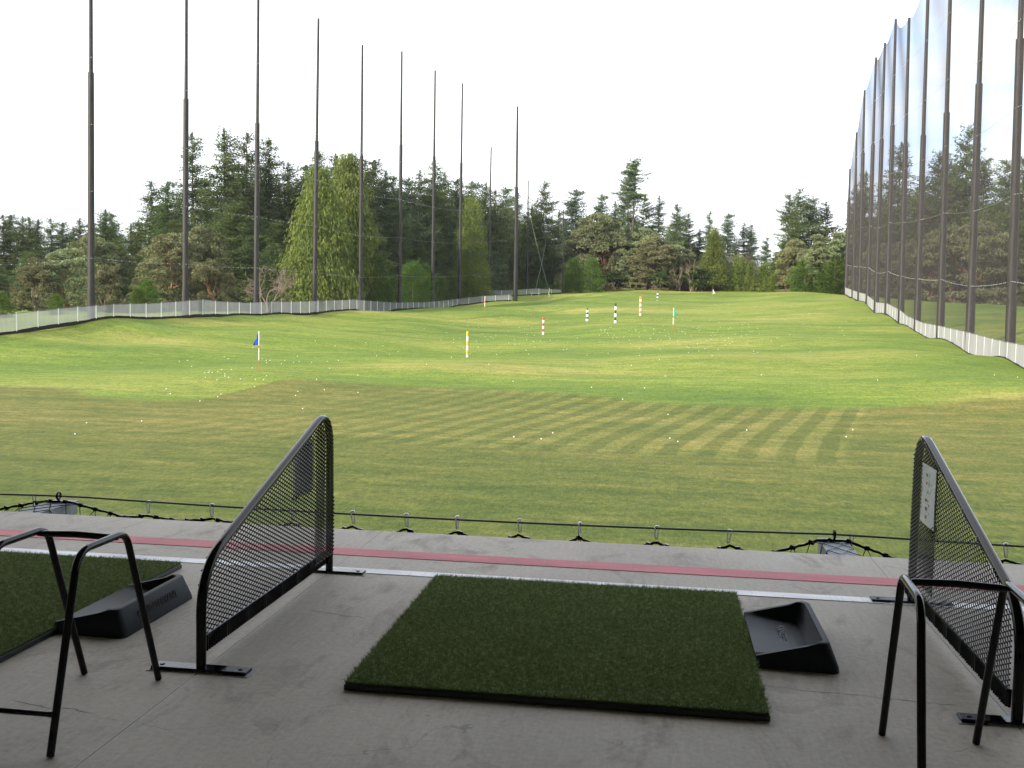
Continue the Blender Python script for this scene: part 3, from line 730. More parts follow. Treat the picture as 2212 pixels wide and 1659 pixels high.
barrier(pL, 'very fine netting hung between the tall poles on the left', LNm, [4.9, 10.9, 16.9, 22.9, 28.9], .022, clip_step=.9)

# ------------------------------------------------------------------ low fences
postm = mat('white_fence_post', (.55, .58, .56), .45); boardm = m_bark('black_kick_board', (.010, .009, .009), (.035, .028, .025), 4)
railm = mat('dark_fence_rail', (.10, .08, .08), .5)
scrL = m_screen('grey_windscreen_mesh', .55, (.38, .39, .42)); scrR = m_screen('white_windscreen_fabric', .97, (.40, .40, .395))
def fence(B, T, dfun, x0, x1, spacing, label, scr, postw, post_in, board, endw=False):
    bx = [q[0] for q in B]; by = [q[1] for q in B]; tx = [q[0] for q in T]; ty = [q[1] for q in T]
    xs = np.linspace(x0, x1, 260); lo = [at(x, np.interp(x, bx, by), dfun(x) - 1.2) for x in xs]; hi = [at(x, np.interp(x, tx, ty), dfun(x) - 1.2) for x in xs]
    for a, c in zip(lo, hi): a[2] = float(np.clip(a[2], ground(a[0], a[1]) + .02, ground(a[0], a[1]) + .22)); c[0] = a[0]; c[1] = a[1]
    lo = np.array(lo); hi = np.array(hi)
    L = np.r_[0, np.cumsum(np.linalg.norm(np.diff(lo[:, :2], axis=0), axis=1))]
    o = lo[0].copy(); r = empty('fence', o, label, 'fence')
    def s_at(A, s): return np.array([np.interp(s, L, A[:, i]) for i in range(3)])
    ss = np.arange(0, L[-1], spacing); N_ = len(ss)
    fine = np.arange(0, L[-1], spacing / 5)
    v = []; f = []
    for i, s in enumerate(fine):
        a = s_at(lo, s) - o; c = s_at(hi, s) - o; wv = .03 * math.sin(s * 2.1)
        v += [(a[0] + wv, a[1], a[2] + board * .8), (c[0], c[1], c[2] - .02 - .03 * abs(math.sin(s * math.pi / spacing * 3)))]
    for i in range(len(fine) - 1): f.append((2 * i, 2 * i + 2, 2 * i + 3, 2 * i + 1))
    obj('screen', mesh('screen', v, f, scr, True), r)
    b = MB(); b.tube([s_at(hi, s) - o for s in fine], .025, 6); b.build('rail', railm, r, True)
    b = MB(); v = []; f = []
    for i, s in enumerate(fine):
        a = s_at(lo, s) - o; q_ = s_at(lo, min(s + .3, L[-1])) - s_at(lo, max(s - .3, 0)); nn_ = np.array([-q_[1], q_[0], 0]); nn_ /= np.linalg.norm(nn_) + 1e-9
        g = .012 * math.sin(i * 1.7)
        v += [a + nn_ * .03 + np.array([0, 0, -.14]), a + nn_ * .03 + np.array([0, 0, board + g]), a - nn_ * .03 + np.array([0, 0, board + g]), a - nn_ * .03 + np.array([0, 0, -.14])]
    for i in range(len(fine) - 1):
        for j in range(3): f.append((i * 4 + j, i * 4 + j + 4, i * 4 + j + 5, i * 4 + j + 1))
    b.add(v, f); b.build('kick_board', boardm, r)
    for s in ss[::-1][:100]:
        a = s_at(lo, s) - o; c = s_at(hi, s) - o
        cd = np.array([-(a + o)[0], -(a + o)[1], 0]); cd /= np.linalg.norm(cd)
        b = MB(); a2 = a + cd * post_in; c2 = c + cd * post_in
        b.tube([(a2[0], a2[1], a2[2] + board * .7), (c2[0], c2[1], c2[2] + .02)], postw, 6); b.build('post', postm, r)
    return r
fence(BL, TL, dL, -120, 1106, 2.45, 'long low fence of grey see-through screen and white posts along the left side', scrL, .045, .05, .20)
fence(BR, TR, dR, 1826, 2420, 2.35, 'low white fabric fence winding along the foot of the right hand net', scrR, .022, .022, .07)
FB = [(1030, 640), (1061, 638), (1117, 642), (1156, 638), (1213, 634)]; FT = [(1030, 626), (1061, 627), (1117, 626.5), (1156, 623), (1173, 624), (1213.5, 626)]
fence(FB, FT, lambda x: 216, 1030, 1214, 2.6, 'short far fence with white posts between the far corner poles', scrL, .06, .05, .22)

# ------------------------------------------------------------------ posts, flags
def dist_post(x, yb, yt, d, cols, label, group='striped distance posts on the range'):
    p = at(x, yb, d); g = ground(p[0], p[1]); top = at(x, yt, d)[2]
    r = empty('distance_post', (p[0], p[1], g - .02), label, 'post', group); h = top - g + .02; n = len(cols); b = MB()
    w = .13; z = 0
    slots = []
    ms = []
    for i, c in enumerate(cols):
        hh = h / n; m_, rad = c
        b = MB(); b.tube([(0, 0, i * hh), (0, 0, i * hh + .01), (0, 0, (i + 1) * hh - .01), (0, 0, (i + 1) * hh)], [rad * .96, rad, rad, rad * .96], 14); b.build('band', m_, r, True)
    return r
wp = mat('white_post_band', (.80, .80, .80), .4)
def cm_(n, c): return mat(n, c, .45)
yel = cm_('yellow_band', (.75, .42, .02)); redb = cm_('red_band', (.60, .05, .02)); grn = cm_('dark_green_band', (.02, .08, .035)); blk = cm_('black_band', (.02, .022, .02)); org = cm_('orange_band', (.85, .22, .02)); nav = cm_('slate_blue_band', (.10, .12, .20))
A_ = .088
dist_post(1009, 775, 716, 84, [(wp, A_), (yel, A_), (wp, A_), (yel, A_), (wp, A_), (yel, A_)], 'yellow and white striped distance post, nearest and leftmost on the range')
dist_post(1173, 727, 685, 117, [(wp, A_ * 1.25), (redb, A_ * 1.25)] * 3, 'red and white striped distance post')
dist_post(1268, 702, 665, 138, [(wp, .17), (grn, .10)] * 3, 'dark green and white striped distance post')
dist_post(1329, 697, 655, 128, [(wp, .16), (blk, .09), (wp, .16), (blk, .09), (wp, .16), (blk, .09)], 'black and white striped distance post beside the orange one')
dist_post(1383, 679, 641, 138, [(wp, .15), (org, .165)] * 4, 'orange and white striped distance post')
dist_post(1420, 653, 629.5, 195, [(wp, .19), (nav, .14)] * 3, 'slate blue and white striped distance post, farthest on the range')
polew = cm_('white_flagstick', (.75, .76, .66)); poler = cm_('rusty_flagstick', (.35, .14, .04))
def flag(x, yb, yt, d, col, side, label, w=.36, hh=.75, pr=.028):
    p = at(x, yb, d); g = ground(p[0], p[1]); h = at(x, yt, d)[2] - g
    r = empty('golf_flag', (p[0], p[1], g - .03), label, 'flag', 'coloured target flags on the range')
    for i, (a, c, m_) in enumerate([(0, .3, poler), (.3, .58, polew), (.58, .66, poler), (.66, 1, polew)]):
        b = MB(); b.tube([(0, 0, a * h), (0, 0, c * h + .03)], pr * (1 + .12 * (m_ is polew)), 8); b.build('flagstick', m_, r, True)
    cl = cm_('flag_cloth_' + label.split()[0], col); cl.node_tree.nodes['Principled BSDF'].inputs['Roughness'].default_value = .8
    v = []; f = []; nu, nv = 8, 9
    for i in range(nu + 1):
        u = i / nu
        for j in range(nv + 1):
            t = j / nv; drop = u * hh * .55
            zt = h - drop * .9 - t * hh * (1 - .45 * u)
            v.append((side * (u * w * (.35 + .65 * t) + .02), .07 * math.sin(u * 9 + t * 1.2) * u ** .5, zt))
    for i in range(nu):
        for j in range(nv): a = i * (nv + 1) + j; f.append((a, a + nv + 1, a + nv + 2, a + 1))
    o = obj('cloth', mesh('cloth', v, f, cl, True), r); sd = o.modifiers.new('t', 'SOLIDIFY'); sd.thickness = .006
    return r
flag(559, 797, 715, 62, (.015, .09, .60), -1, 'blue flag on a thin stick, nearest the viewer', .34, .80, .024)
flag(1047, 672, 640, 148, (.62, .02, .03), -1, 'red flag drooping in front of the left fence end', .34, .8, .04)
flag(1454, 710, 665, 113, (.01, .36, .24), 1, 'green flag amid scattered balls in mid range', .45, .7, .035)
flag(1540, 643, 625, 212, (.80, .80, .82), 1, 'white flag near the far edge of the grass', .42, .8, .04)
flag(1375, 626, 611, 238, (.72, .62, .03), -1, 'yellow flag at the foot of the far trees', .55, 1.1, .04)
flag(1186, 650, 622, 200, (.70, .48, .06), -1, 'faded yellow flag in the shaded hollow by the far fence', .25, 1.2, .04)

# white bench by the far fence
p = at(1156, 641, 208); g = ground(p[0], p[1]); r = empty('bench', (p[0], p[1], g), 'low white metal bench lying by the far fence', 'bench', None, R(10))
b = MB(); b.box((-1.1, -.2, .42), (1.1, .2, .5), bev=.01); b.build('seat', postm, r)
for s in (-1, 1):
    b = MB(); b.tube([(s * .8, -.3, 0), (s * .6, 0, .42), (s * .8, .3, 0)], .04, 6); b.build('leg', postm, r)
# guy wires of the corner poles
for (a, c, lab) in (((1140, 445, 240), (1187, 634, 215), 'thin guy wire slanting down to the right from the far corner pole'), ((1180, 520, 262), (1155, 634, 214), 'thin guy wire slanting down to the left from the shortest far pole')):
    b = MB(); A1 = at(*a); B1 = at(*c); mid = (A1 + B1) / 2 - np.array([0, 0, .5]); b.tube([A1, mid, B1], .03, 5); o = b.build('guy_wire', cm_('green_grey_wire', (.18, .24, .19))); tag(o, lab, 'wire')

# ------------------------------------------------------------------ people far off
def person(x, d, ytop, label, jacket, pants, yaw=0, h=1.72):
    p = at(x, ytop, d); g = ground(p[0], p[1]); g = g if abs(p[2] - h - g) < .6 else p[2] - h
    r = empty('person', (p[0], p[1], g), label, 'person', None, yaw)
    J = [(0, 0, .92), (0, 0, 1.15), (0, 0, 1.42), (0, .01, 1.50), (0, .02, 1.62), (-.09, 0, .88), (-.10, .01, .48), (-.11, -.02, .05), (.09, 0, .88), (.11, .04, .48), (.10, .02, .05), (-.19, 0, 1.40), (-.25, .02, 1.14), (-.20, .16, .95), (.19, 0, 1.40), (.25, .02, 1.14), (.2, .16, .95), (-.11, .1, .03), (.10, .14, .03)]
    E = [(0, 1), (1, 2), (2, 3), (3, 4), (0, 5), (5, 6), (6, 7), (0, 8), (8, 9), (9, 10), (2, 11), (11, 12), (12, 13), (2, 14), (14, 15), (15, 16), (7, 17), (10, 18)]
    RA = [.15, .15, .16, .06, .10, .10, .07, .05, .10, .07, .05, .07, .05, .035, .07, .05, .035, .04, .04]
    me = bpy.data.meshes.new('body'); me.from_pydata(J, E, []); me.materials.append(jacket)
    o = obj('body', me, r); sk = o.modifiers.new('skin', 'SKIN')
    for q_, w in zip(me.skin_vertices[0].data, RA): q_.radius = (w, w * .8)
    me.skin_vertices[0].data[0].use_root = True
    ss_ = o.modifiers.new('sub', 'SUBSURF'); ss_.levels = 1; ss_.render_levels = 1
    import bmesh
    bm = bmesh.new(); bmesh.ops.create_uvsphere(bm, u_segments=12, v_segments=9, radius=.115)
    for v_ in bm.verts: v_.co.z *= 1.2; v_.co += Vector((0, .03, 1.63))
    me = bpy.data.meshes.new('face'); bm.to_mesh(me); bm.free(); me.materials.append(pants); obj('head', me, r)
    return r
jk = mat('dark_jacket', (.03, .03, .035), .8); face = mat('skin', (.55, .36, .28), .6); face2 = mat('pale_cap', (.7, .68, .66), .6)
person(2169, 195, 650, 'person in dark clothing on the grass beside the first pole from the right', jk, face, 1.0)
person(279, 140, 675.5, 'person in a dark jacket behind the left fence, the left of a pair', jk, face2, .3)
person(287.5, 140, 673.5, 'person behind the left fence, the right of a pair, pale hat', jk, face2, -.5)

# ------------------------------------------------------------------ golf balls
import bmesh
bm = bmesh.new(); bmesh.ops.create_icosphere(bm, subdivisions=2, radius=.025); bme = bpy.data.meshes.new('golf_ball'); bm.to_mesh(bme); bm.free()
bme.materials.append(mat('white_ball', (.85, .85, .85), .35)); bme.polygons.foreach_set('use_smooth', [True] * len(bme.polygons))
C7 = [(609, 436), (644, 451), (222, 478), (292, 471), (327, 516), (443, 569), (472, 570), (481, 561), (506, 570), (555, 561), (590, 543), (673, 544), (447, 617), (548, 638), (616, 607), (615, 585), (648, 617), (751, 633), (880, 633), (949, 634), (976, 598), (852, 531), (938, 448), (973, 463), (1006, 463), (976, 485), (1134, 463), (1104, 493), (1211, 480), (1257, 471), (1366, 480), (1242, 428), (1499, 471), (1597, 467), (1519, 535), (1408, 631), (1476, 725), (1246, 733), (1227, 771), (873, 694), (582, 766), (554, 786), (400, 821), (109, 716), (144, 762), (1288, 884), (1765, 590), (1765, 743), (857, 352), (1398, 299), (1490, 335), (1571, 336), (1833, 314), (1981, 341), (1927, 429), (2113, 392), (2036, 411)]
BP = [(331.8 + .25 * a, 663.5 + .25 * c) for a, c in C7]
BP += [(187, 915), (306, 911), (162, 939), (1110, 946), (1194, 939), (1169, 950), (1443, 897), (1345, 865), (1613, 932), (1447, 950), (1464, 955), (1842, 932), (1828, 945), (1278, 838), (2148, 812), (2198, 816)]
C3 = [(240, 990), (357, 948), (425, 940), (455, 965), (512, 1020), (30, 1320), (90, 1445), (120, 1630), (395, 1595), (540, 1640), (645, 1465), (668, 1468), (735, 1495), (628, 1492), (764, 1549), (843, 1460), (892, 1465), (958, 1460), (1020, 1450), (1018, 1482), (995, 1518), (1073, 1530), (1063, 1478), (1130, 1487), (1200, 1465), (1222, 1465), (1135, 1530), (843, 1533), (918, 1508), (1248, 1487), (1262, 1580), (1275, 1585), (1067, 1595), (918, 1642), (1290, 1500), (1345, 1462), (1400, 1535), (1432, 1495), (1460, 1492), (1480, 1460), (1505, 1500), (1585, 1545), (1568, 1562), (1535, 1570), (1688, 1488), (1345, 1610), (1440, 1645), (1740, 1610), (1770, 1620), (1560, 1515), (330, 1470), (370, 1600), (102, 1605)]
BP += [(1106 + .3 * a, 276.5 + .3 * c) for a, c in C3]
random.seed(11)
tries = 0
while len(BP) < 290 and tries < 5000:
    tries += 1; w = random.random()
    if w < .5: x, y = random.gauss(1480, 130), random.gauss(715, 22)
    elif w < .75: x, y = random.gauss(1080, 90), random.gauss(715, 28)
    elif w < .9: x, y = random.uniform(1300, 2050), random.gauss(700, 35)
    else: x, y = random.uniform(900, 1900), random.uniform(680, 850)
    if 652 < y < 850 and x < 2120: BP.append((x, y))
nb_ = 0
for (x, y) in BP:
    if nb_ >= 300: break
    h_, d = hit(x, y)
    if h_ is None or d > 215: continue
    o = obj('golf_ball', bme, None, (h_[0], h_[1], h_[2] + .024)); s_ = 1 if d < 80 else min(1.25, .8 + d / 400); 
    tag(o, 'small white golf ball lying on the range grass', 'golf ball', 'golf balls scattered over the range'); nb_ += 1

# ------------------------------------------------------------------ trees
def tris(P, D, L, Wd):
    """One small triangle per leaf tuft: root edge at P, tip along D."""
    n = len(P); D = D / (np.linalg.norm(D, axis=1, keepdims=True) + 1e-9)
    A = rng.normal(size=(n, 3)); Sd = np.cross(D, A); Sd /= (np.linalg.norm(Sd, axis=1, keepdims=True) + 1e-9)
    L = np.asarray(L).reshape(-1, 1); Wd = np.asarray(Wd).reshape(-1, 1)
    v = np.stack([P - Sd * Wd / 2, P + Sd * Wd / 2, P + D * L], 1).reshape(-1, 3)
    return v
def tri_mesh(name, V, material): return mesh(name, V, np.arange(len(V)).reshape(-1, 3), material)

def conifer(seed, H=30, Rm=4.6, base=.04, dens=1.0, droop=.25, power=.95, lumpy=.3, mt='fir', ntuft=7, gap=0, bark='bark', lean=0, tier=.85, tip=1.0):
    """Boughs in loose tiers, each a flat drooping spray; gaps show between tiers and the top ends in a thin leader."""
    r_ = np.random.default_rng(seed); P = []; D = []; Ls = []; b = MB()
    b.tube([(lean * H * t * t, 0, H * t) for t in (0, .25, .5, .75, .985)], [.40 * H / 30, .33 * H / 30, .24 * H / 30, .12 * H / 30, .015], 7)
    z = base * H; pa = r_.uniform(0, 6.283, 6)
    while z < H * .972:
        t = (z - base * H) / (H * (1 - base)); prof = (1 - t) ** power * (1 - .25 * max(0, .12 - t) / .12) + .012
        nb_ = r_.integers(2, 5) if t < .85 else r_.integers(2, 4)
        for k in range(nb_):
            az = r_.uniform(0, 6.283)
            lp = 1 + lumpy * (.6 * math.sin(az + z * .31 + pa[0]) + .5 * math.sin(az * 2 - z * .55 + pa[1]) + .35 * math.sin(az * 3 + z * 1.3 + pa[2]))
            if lp < 1 - lumpy * .7 and r_.random() < gap * 3 * (1 - t): continue
            L = Rm * prof * r_.uniform(.55, 1.12) * lp + .12
            if r_.random() < .06 and t > .1: L *= 1.3
            up = .38 * t - .05 + r_.normal(0, .06); dr = droop * (1 - t) * r_.uniform(.5, 1.5)
            c, s_ = math.cos(az), math.sin(az); n = max(2, int(L / .33 * dens)); zb = z + r_.normal(0, .25)
            x0 = lean * z * z / H
            if L > 1.5 and r_.random() < .4: b.tube([(x0, 0, zb), (x0 + c * L * .8, s_ * L * .8, zb + (up - dr) * L * .75)], [.05, .012], 3, caps=False)
            for u in np.linspace(.12, 1, n):
                zz = zb + up * L * u - dr * L * u * u * 1.15 + .14 * L * max(0, u - .7)
                cen = np.array([x0 + c * L * u, s_ * L * u, zz])
                m = max(2, int(ntuft * (1.25 - .55 * u) * dens)); wdt = .10 + .16 * L * math.sin(min(1, u * 1.02 + .12) * math.pi * .92)
                pp = cen + (r_.normal(size=(m, 1)) * wdt) * np.array([-s_, c, 0]) + r_.normal(size=(m, 3)) * np.array([.09, .09, .12])
                pp[:, 2] -= np.abs(r_.normal(0, .14 + .09 * L, m)) * (droop + .1) * 1.7
                dd = np.array([c, s_, up - dr * 1.3 - .12]) + r_.normal(size=(m, 3)) * .45
                P.append(pp); D.append(dd); Ls.append(r_.uniform(.34, .66, m) * (1 - .35 * t))
        z += r_.uniform(.22, .46) * tier * (H / 30) ** .5 * (1 - .35 * t)
    m = 22; hz = r_.uniform(H * .955, H, m); P.append(np.c_[np.full(m, lean * H) + r_.normal(0, .04, m), r_.normal(0, .04, m), hz]); D.append(np.c_[r_.normal(0, .5, m), r_.normal(0, .5, m), np.full(m, .8)]); Ls.append(.34 * (1.25 - (hz - H * .955) / (H * .045)))
    P = np.vstack(P); D = np.vstack(D); Ls = np.concatenate(Ls)
    return dict(crown=tri_mesh('crown', tris(P, D, Ls, Ls * .42), MT[mt]), trunk=mesh('trunk', b.v, b.f, MT[bark]), H=H)
def cedar(seed, H=20, Rm=4.2, mt='cedar', n=15000, power=.8, base=.02, wob=.22, tl=.75, down=1.0, shape='cone'):
    """Dense drooping evergreen: tiers of hanging fronds round a cone."""
    r_ = np.random.default_rng(seed); b = MB(); b.tube([(0, 0, 0), (0, 0, H * .5), (0, 0, H * .95)], [.03 * H * .6, .02 * H * .6, .03], 7)
    nc = max(60, int(n / 46)); P = []; D = []; Ls = []
    for i in range(nc):
        t = 1 - (1 - r_.random()) ** .62 if shape == 'cone' else r_.random()
        z = H * (base + (1 - base) * t)
        pr = (1 - t) ** power if shape == 'cone' else max(.04, (math.sin(math.pi * min(1, (t * .86 + .14)) ** 1.0)) ** .75 if t > .35 else .93 + .07 * t / .35) * (1 - .0 * t)
        az = r_.uniform(0, 6.283); lump = 1 + wob * math.sin(az * 3 + z * .9 + seed) * .6 + r_.normal(0, wob * .35)
        rr = Rm * pr * max(.35, lump); c, s_ = math.cos(az), math.sin(az)
        m = int(46 * r_.uniform(.6, 1.4)); u = r_.beta(2.4, 1.1, m)
        sz = (.10 * Rm + .12)
        pp = np.c_[c * rr * u, s_ * rr * u, z + (.14 * rr) * (1 - u) - down * .12 * rr * u] + r_.normal(size=(m, 3)) * np.array([sz, sz, sz * .75])
        dd = np.c_[np.full(m, c * .55), np.full(m, s_ * .55), np.full(m, -down)] + r_.normal(size=(m, 3)) * .35
        P.append(pp); D.append(dd); Ls.append(np.full(m, tl) * r_.uniform(.6, 1.25, m))
    P = np.vstack(P); P[:, 2] = np.maximum(P[:, 2], .15); D = np.vstack(D); Ls = np.concatenate(Ls)
    return dict(crown=tri_mesh('crown', tris(P, D, Ls, Ls * .30), MT[mt]), trunk=mesh('trunk', b.v, b.f, MT['bark_pale']), H=H)
def branchy(b, p, d, L, r, depth, r_, tips, spread=.6, up=.12, nseg=4):
    pts_ = [p]; q_ = p.copy(); dd = d.copy()
    for i in range(nseg):
        dd = dd + r_.normal(0, .16, 3) + np.array([0, 0, up * .5]); dd /= np.linalg.norm(dd); q_ = q_ + dd * L / nseg; pts_.append(q_.copy())
    b.tube(pts_, [r * (1 - .45 * i / nseg) for i in range(nseg + 1)], 6 if r > .08 else 3, caps=False)
    if depth == 0: tips.append(q_); return
    k = r_.integers(2, 4)
    for i in range(k):
        a = r_.normal(size=3); a -= dd * a.dot(dd); a /= np.linalg.norm(a); nd = dd + a * spread * r_.uniform(.6, 1.2); nd /= np.linalg.norm(nd)
        branchy(b, pts_[-1] if i else pts_[-2], nd, L * r_.uniform(.62, .85), max(.018, r * .6), depth - 1, r_, tips, spread, up, nseg)
def madrona(seed, H=13, Rm=6.5, mt='madrona', stems=3, bark='bark_red', n=60, low=.30, tuft=170, cr=1.0):
    r_ = np.random.default_rng(seed); b = MB(); tips = []
    for i in range(stems):
        a = r_.uniform(0, 6.283); d = np.array([math.cos(a) * .38, math.sin(a) * .38, 1]); d /= np.linalg.norm(d)
        branchy(b, np.array([math.cos(a) * .3, math.sin(a) * .3, 0]), d, H * .42, .26, 3, r_, tips, .75, .1)
    T = np.array(tips); sc = np.array([Rm / (np.abs(T[:, :2]).max() + .1)] * 2 + [H * .9 / T[:, 2].max()])
    T = T * sc; bv = np.array(b.v) * sc; 
    cs = [t_ for t_ in T]
    while len(cs) < n:
        a = r_.uniform(0, 6.283); ph_ = r_.uniform(-.15, 1) ; rr = math.sqrt(max(0, 1 - ph_ * ph_)) * r_.uniform(.75, 1.0)
        cs.append(np.array([math.cos(a) * rr * Rm, math.sin(a) * rr * Rm, H * (low + .08) + ph_ * H * (1 - low - .12) + r_.normal(0, .5)]))
    P = []; D = []
    for c in cs:
        m = int(tuft * r_.uniform(.5, 1.3)); g = r_.normal(size=(m, 3)); g /= np.linalg.norm(g, axis=1, keepdims=True); g[:, 2] = np.abs(g[:, 2]) * .9 - .25
        rad = r_.uniform(.7, 1.35) * Rm / 6.5 * cr; P.append(c + g * rad * np.array([1, 1, .62]) * r_.uniform(.75, 1.05, (m, 1))); D.append(g + r_.normal(size=(m, 3)) * .8)
    P = np.vstack(P); D = np.vstack(D); P[:, 2] = np.clip(P[:, 2], max(.2, H * low * .5), None)
    L = r_.uniform(.28, .5, len(P))
    return dict(crown=tri_mesh('crown', tris(P, D, L, L * .62), MT[mt]), trunk=mesh('trunk', bv, b.f, MT[bark]), H=H)
def bare(seed, H=7, Rm=4, depth=5, bark='twig'):
    r_ = np.random.default_rng(seed); b = MB(); tips = []
    for i in range(3):
        a = i * 2.1 + r_.uniform(0, 1); d = np.array([math.cos(a) * .55, math.sin(a) * .55, 1]); d /= np.linalg.norm(d)
        branchy(b, np.array([0, 0, 0.0]), d, H * .33, .13, depth, r_, tips, .8, .05, 3)
    v = np.array(b.v); v *= np.array([Rm / np.abs(v[:, :2]).max()] * 2 + [H / v[:, 2].max()])
    k = len(b.f)
    return dict(crown=None, trunk=mesh('trunk', v, b.f, MT[bark]), H=H)
K = {}
K['fir1'] = conifer(1, 30, 5.6, .02, 1.0, .30, .66, .26, ntuft=10); K['fir2'] = conifer(2, 30, 5.2, .02, 1.0, .40, .70, .30, ntuft=10); K['fir3'] = conifer(3, 30, 6.6, .02, 1.0, .25, .60, .30, ntuft=10)
K['fir4'] = conifer(4, 30, 5.4, .05, 1.0, .36, .68, .36, gap=.12, tier=1.1, ntuft=10); K['blue1'] = conifer(5, 26, 5.2, .03, 1.0, .25, .62, .3, 'fir_blue', ntuft=10); K['blue2'] = conifer(6, 26, 6.0, .04, 1.0, .22, .50, .34, 'fir_blue', ntuft=9)
K['open1'] = conifer(7, 24, 7.4, .08, 1.0, .16, .60, .5, 'fir', gap=.25, ntuft=10, tier=1.1); K['open2'] = conifer(8, 24, 6.8, .12, 1.0, .05, .55, .6, 'fir', gap=.35, ntuft=10, lean=.03, tier=1.2)
K['wide'] = conifer(9, 26, 7.6, .02, 1.0, .22, .56, .32, 'fir', ntuft=9)
K['cedar1'] = cedar(11, 20, 5.6, 'cedar', 70000, .72, .0, .36, .52, 1.4); K['cedar2'] = cedar(12, 22, 3.9, 'cedar', 40000, .42, .14, .30, .55, 1.2)
K['cedar3'] = cedar(13, 18, 4.3, 'cedar', 36000, .55, .0, .18, .36, .3); K['cedar4'] = cedar(14, 15, 4.0, 'cedar', 26000, .8, .12, .22, .42, .4)
K['arb1'] = cedar(15, 6, 1.9, 'arbor', 9000, .7, .0, .22, .28, -.3, 'egg'); K['arb2'] = cedar(16, 6, 2.2, 'arbor', 9000, .6, .0, .3, .3, -.2, 'egg')
K['arb3'] = cedar(17, 7, 2.3, 'cedar', 9000, .6, .0, .3, .4, .3, 'cone')
K['mad1'] = madrona(21, 13, 7.5, 'madrona', 3, 'bark_red', 150, -.12, 210, 1.3); K['mad2'] = madrona(22, 13, 6.5, 'madrona_dry', 3, 'bark_red', 140, -.1, 210, 1.3); K['mad3'] = madrona(23, 15, 6.0, 'madrona', 4, 'bark_red', 55, .36); K['mad4'] = madrona(24, 14, 5.5, 'madrona', 3, 'bark_pale', 50, .42)
K['mad5'] = madrona(25, 12, 6.5, 'madrona_dry', 4, 'bark_pale', 140, -.15, 200, 1.3)
K['bare1'] = bare(31, 7, 4.6, 6); K['bare2'] = bare(32, 7, 3.4, 4, 'bark_pale'); K['pine'] = conifer(33, 34, 4.4, .68, 1.0, .10, .32, .55, gap=.35, ntuft=13, tier=1.15, lean=.01); K['dead'] = bare(34, 10, 2.5, 3, 'bark_red')
K['scrub'] = madrona(35, 4, 2.6, 'ivy', 3, 'bark', 40, .05, 120); K['scrub2'] = madrona(36, 3.5, 2.6, 'bramble', 3, 'twig', 40, .05, 110)
used = set(); NM = {}
for k_ in K: NM[k_] = 'fir_tree' if k_[:3] in ('fir', 'blu', 'ope', 'wid') else 'cedar_tree' if k_ in ('cedar1', 'cedar2', 'cedar3', 'cedar4') else 'evergreen_shrub' if k_[:3] == 'arb' else 'broadleaf_tree' if k_[:3] == 'mad' else 'bare_tree' if k_[:3] in ('bar', 'dea') else 'pine_tree' if k_ == 'pine' else 'shrub'
def tree(kind, x, ytop, d, ws=1.0, label='', group=None, rz=None, tilt=0):
    """x, ytop: where the tip stands in the photo; d: how far off. The foot comes from the ground there."""
    T = K[kind]; p = at(x, ytop, d); g = ground(p[0], p[1]); h = max(1.2, p[2] - g); s = h / T['H']
    nm = NM[kind]; cat = {'fir_tree': 'tree', 'cedar_tree': 'tree', 'pine_tree': 'tree', 'broadleaf_tree': 'tree', 'bare_tree': 'tree'}.get(nm, 'shrub')
    r = empty(nm, (p[0], p[1], g - .1), label, cat, group, rz if rz is not None else random.uniform(0, 6.28)); r.rotation_euler[0] = tilt
    r.scale = (s * ws, s * ws, s)
    if T['crown']: obj('crown', T['crown'], r)
    obj('trunk', T['trunk'], r)
G1 = 'tall firs behind the left fence'; G2 = 'trees along the far end of the range'; G3 = 'trees beyond the right hand net'; G4 = 'dark firs filling the back of the left wood'; G5 = 'small rounded evergreens along the left fence'; G6 = 'firs on the far left skyline'
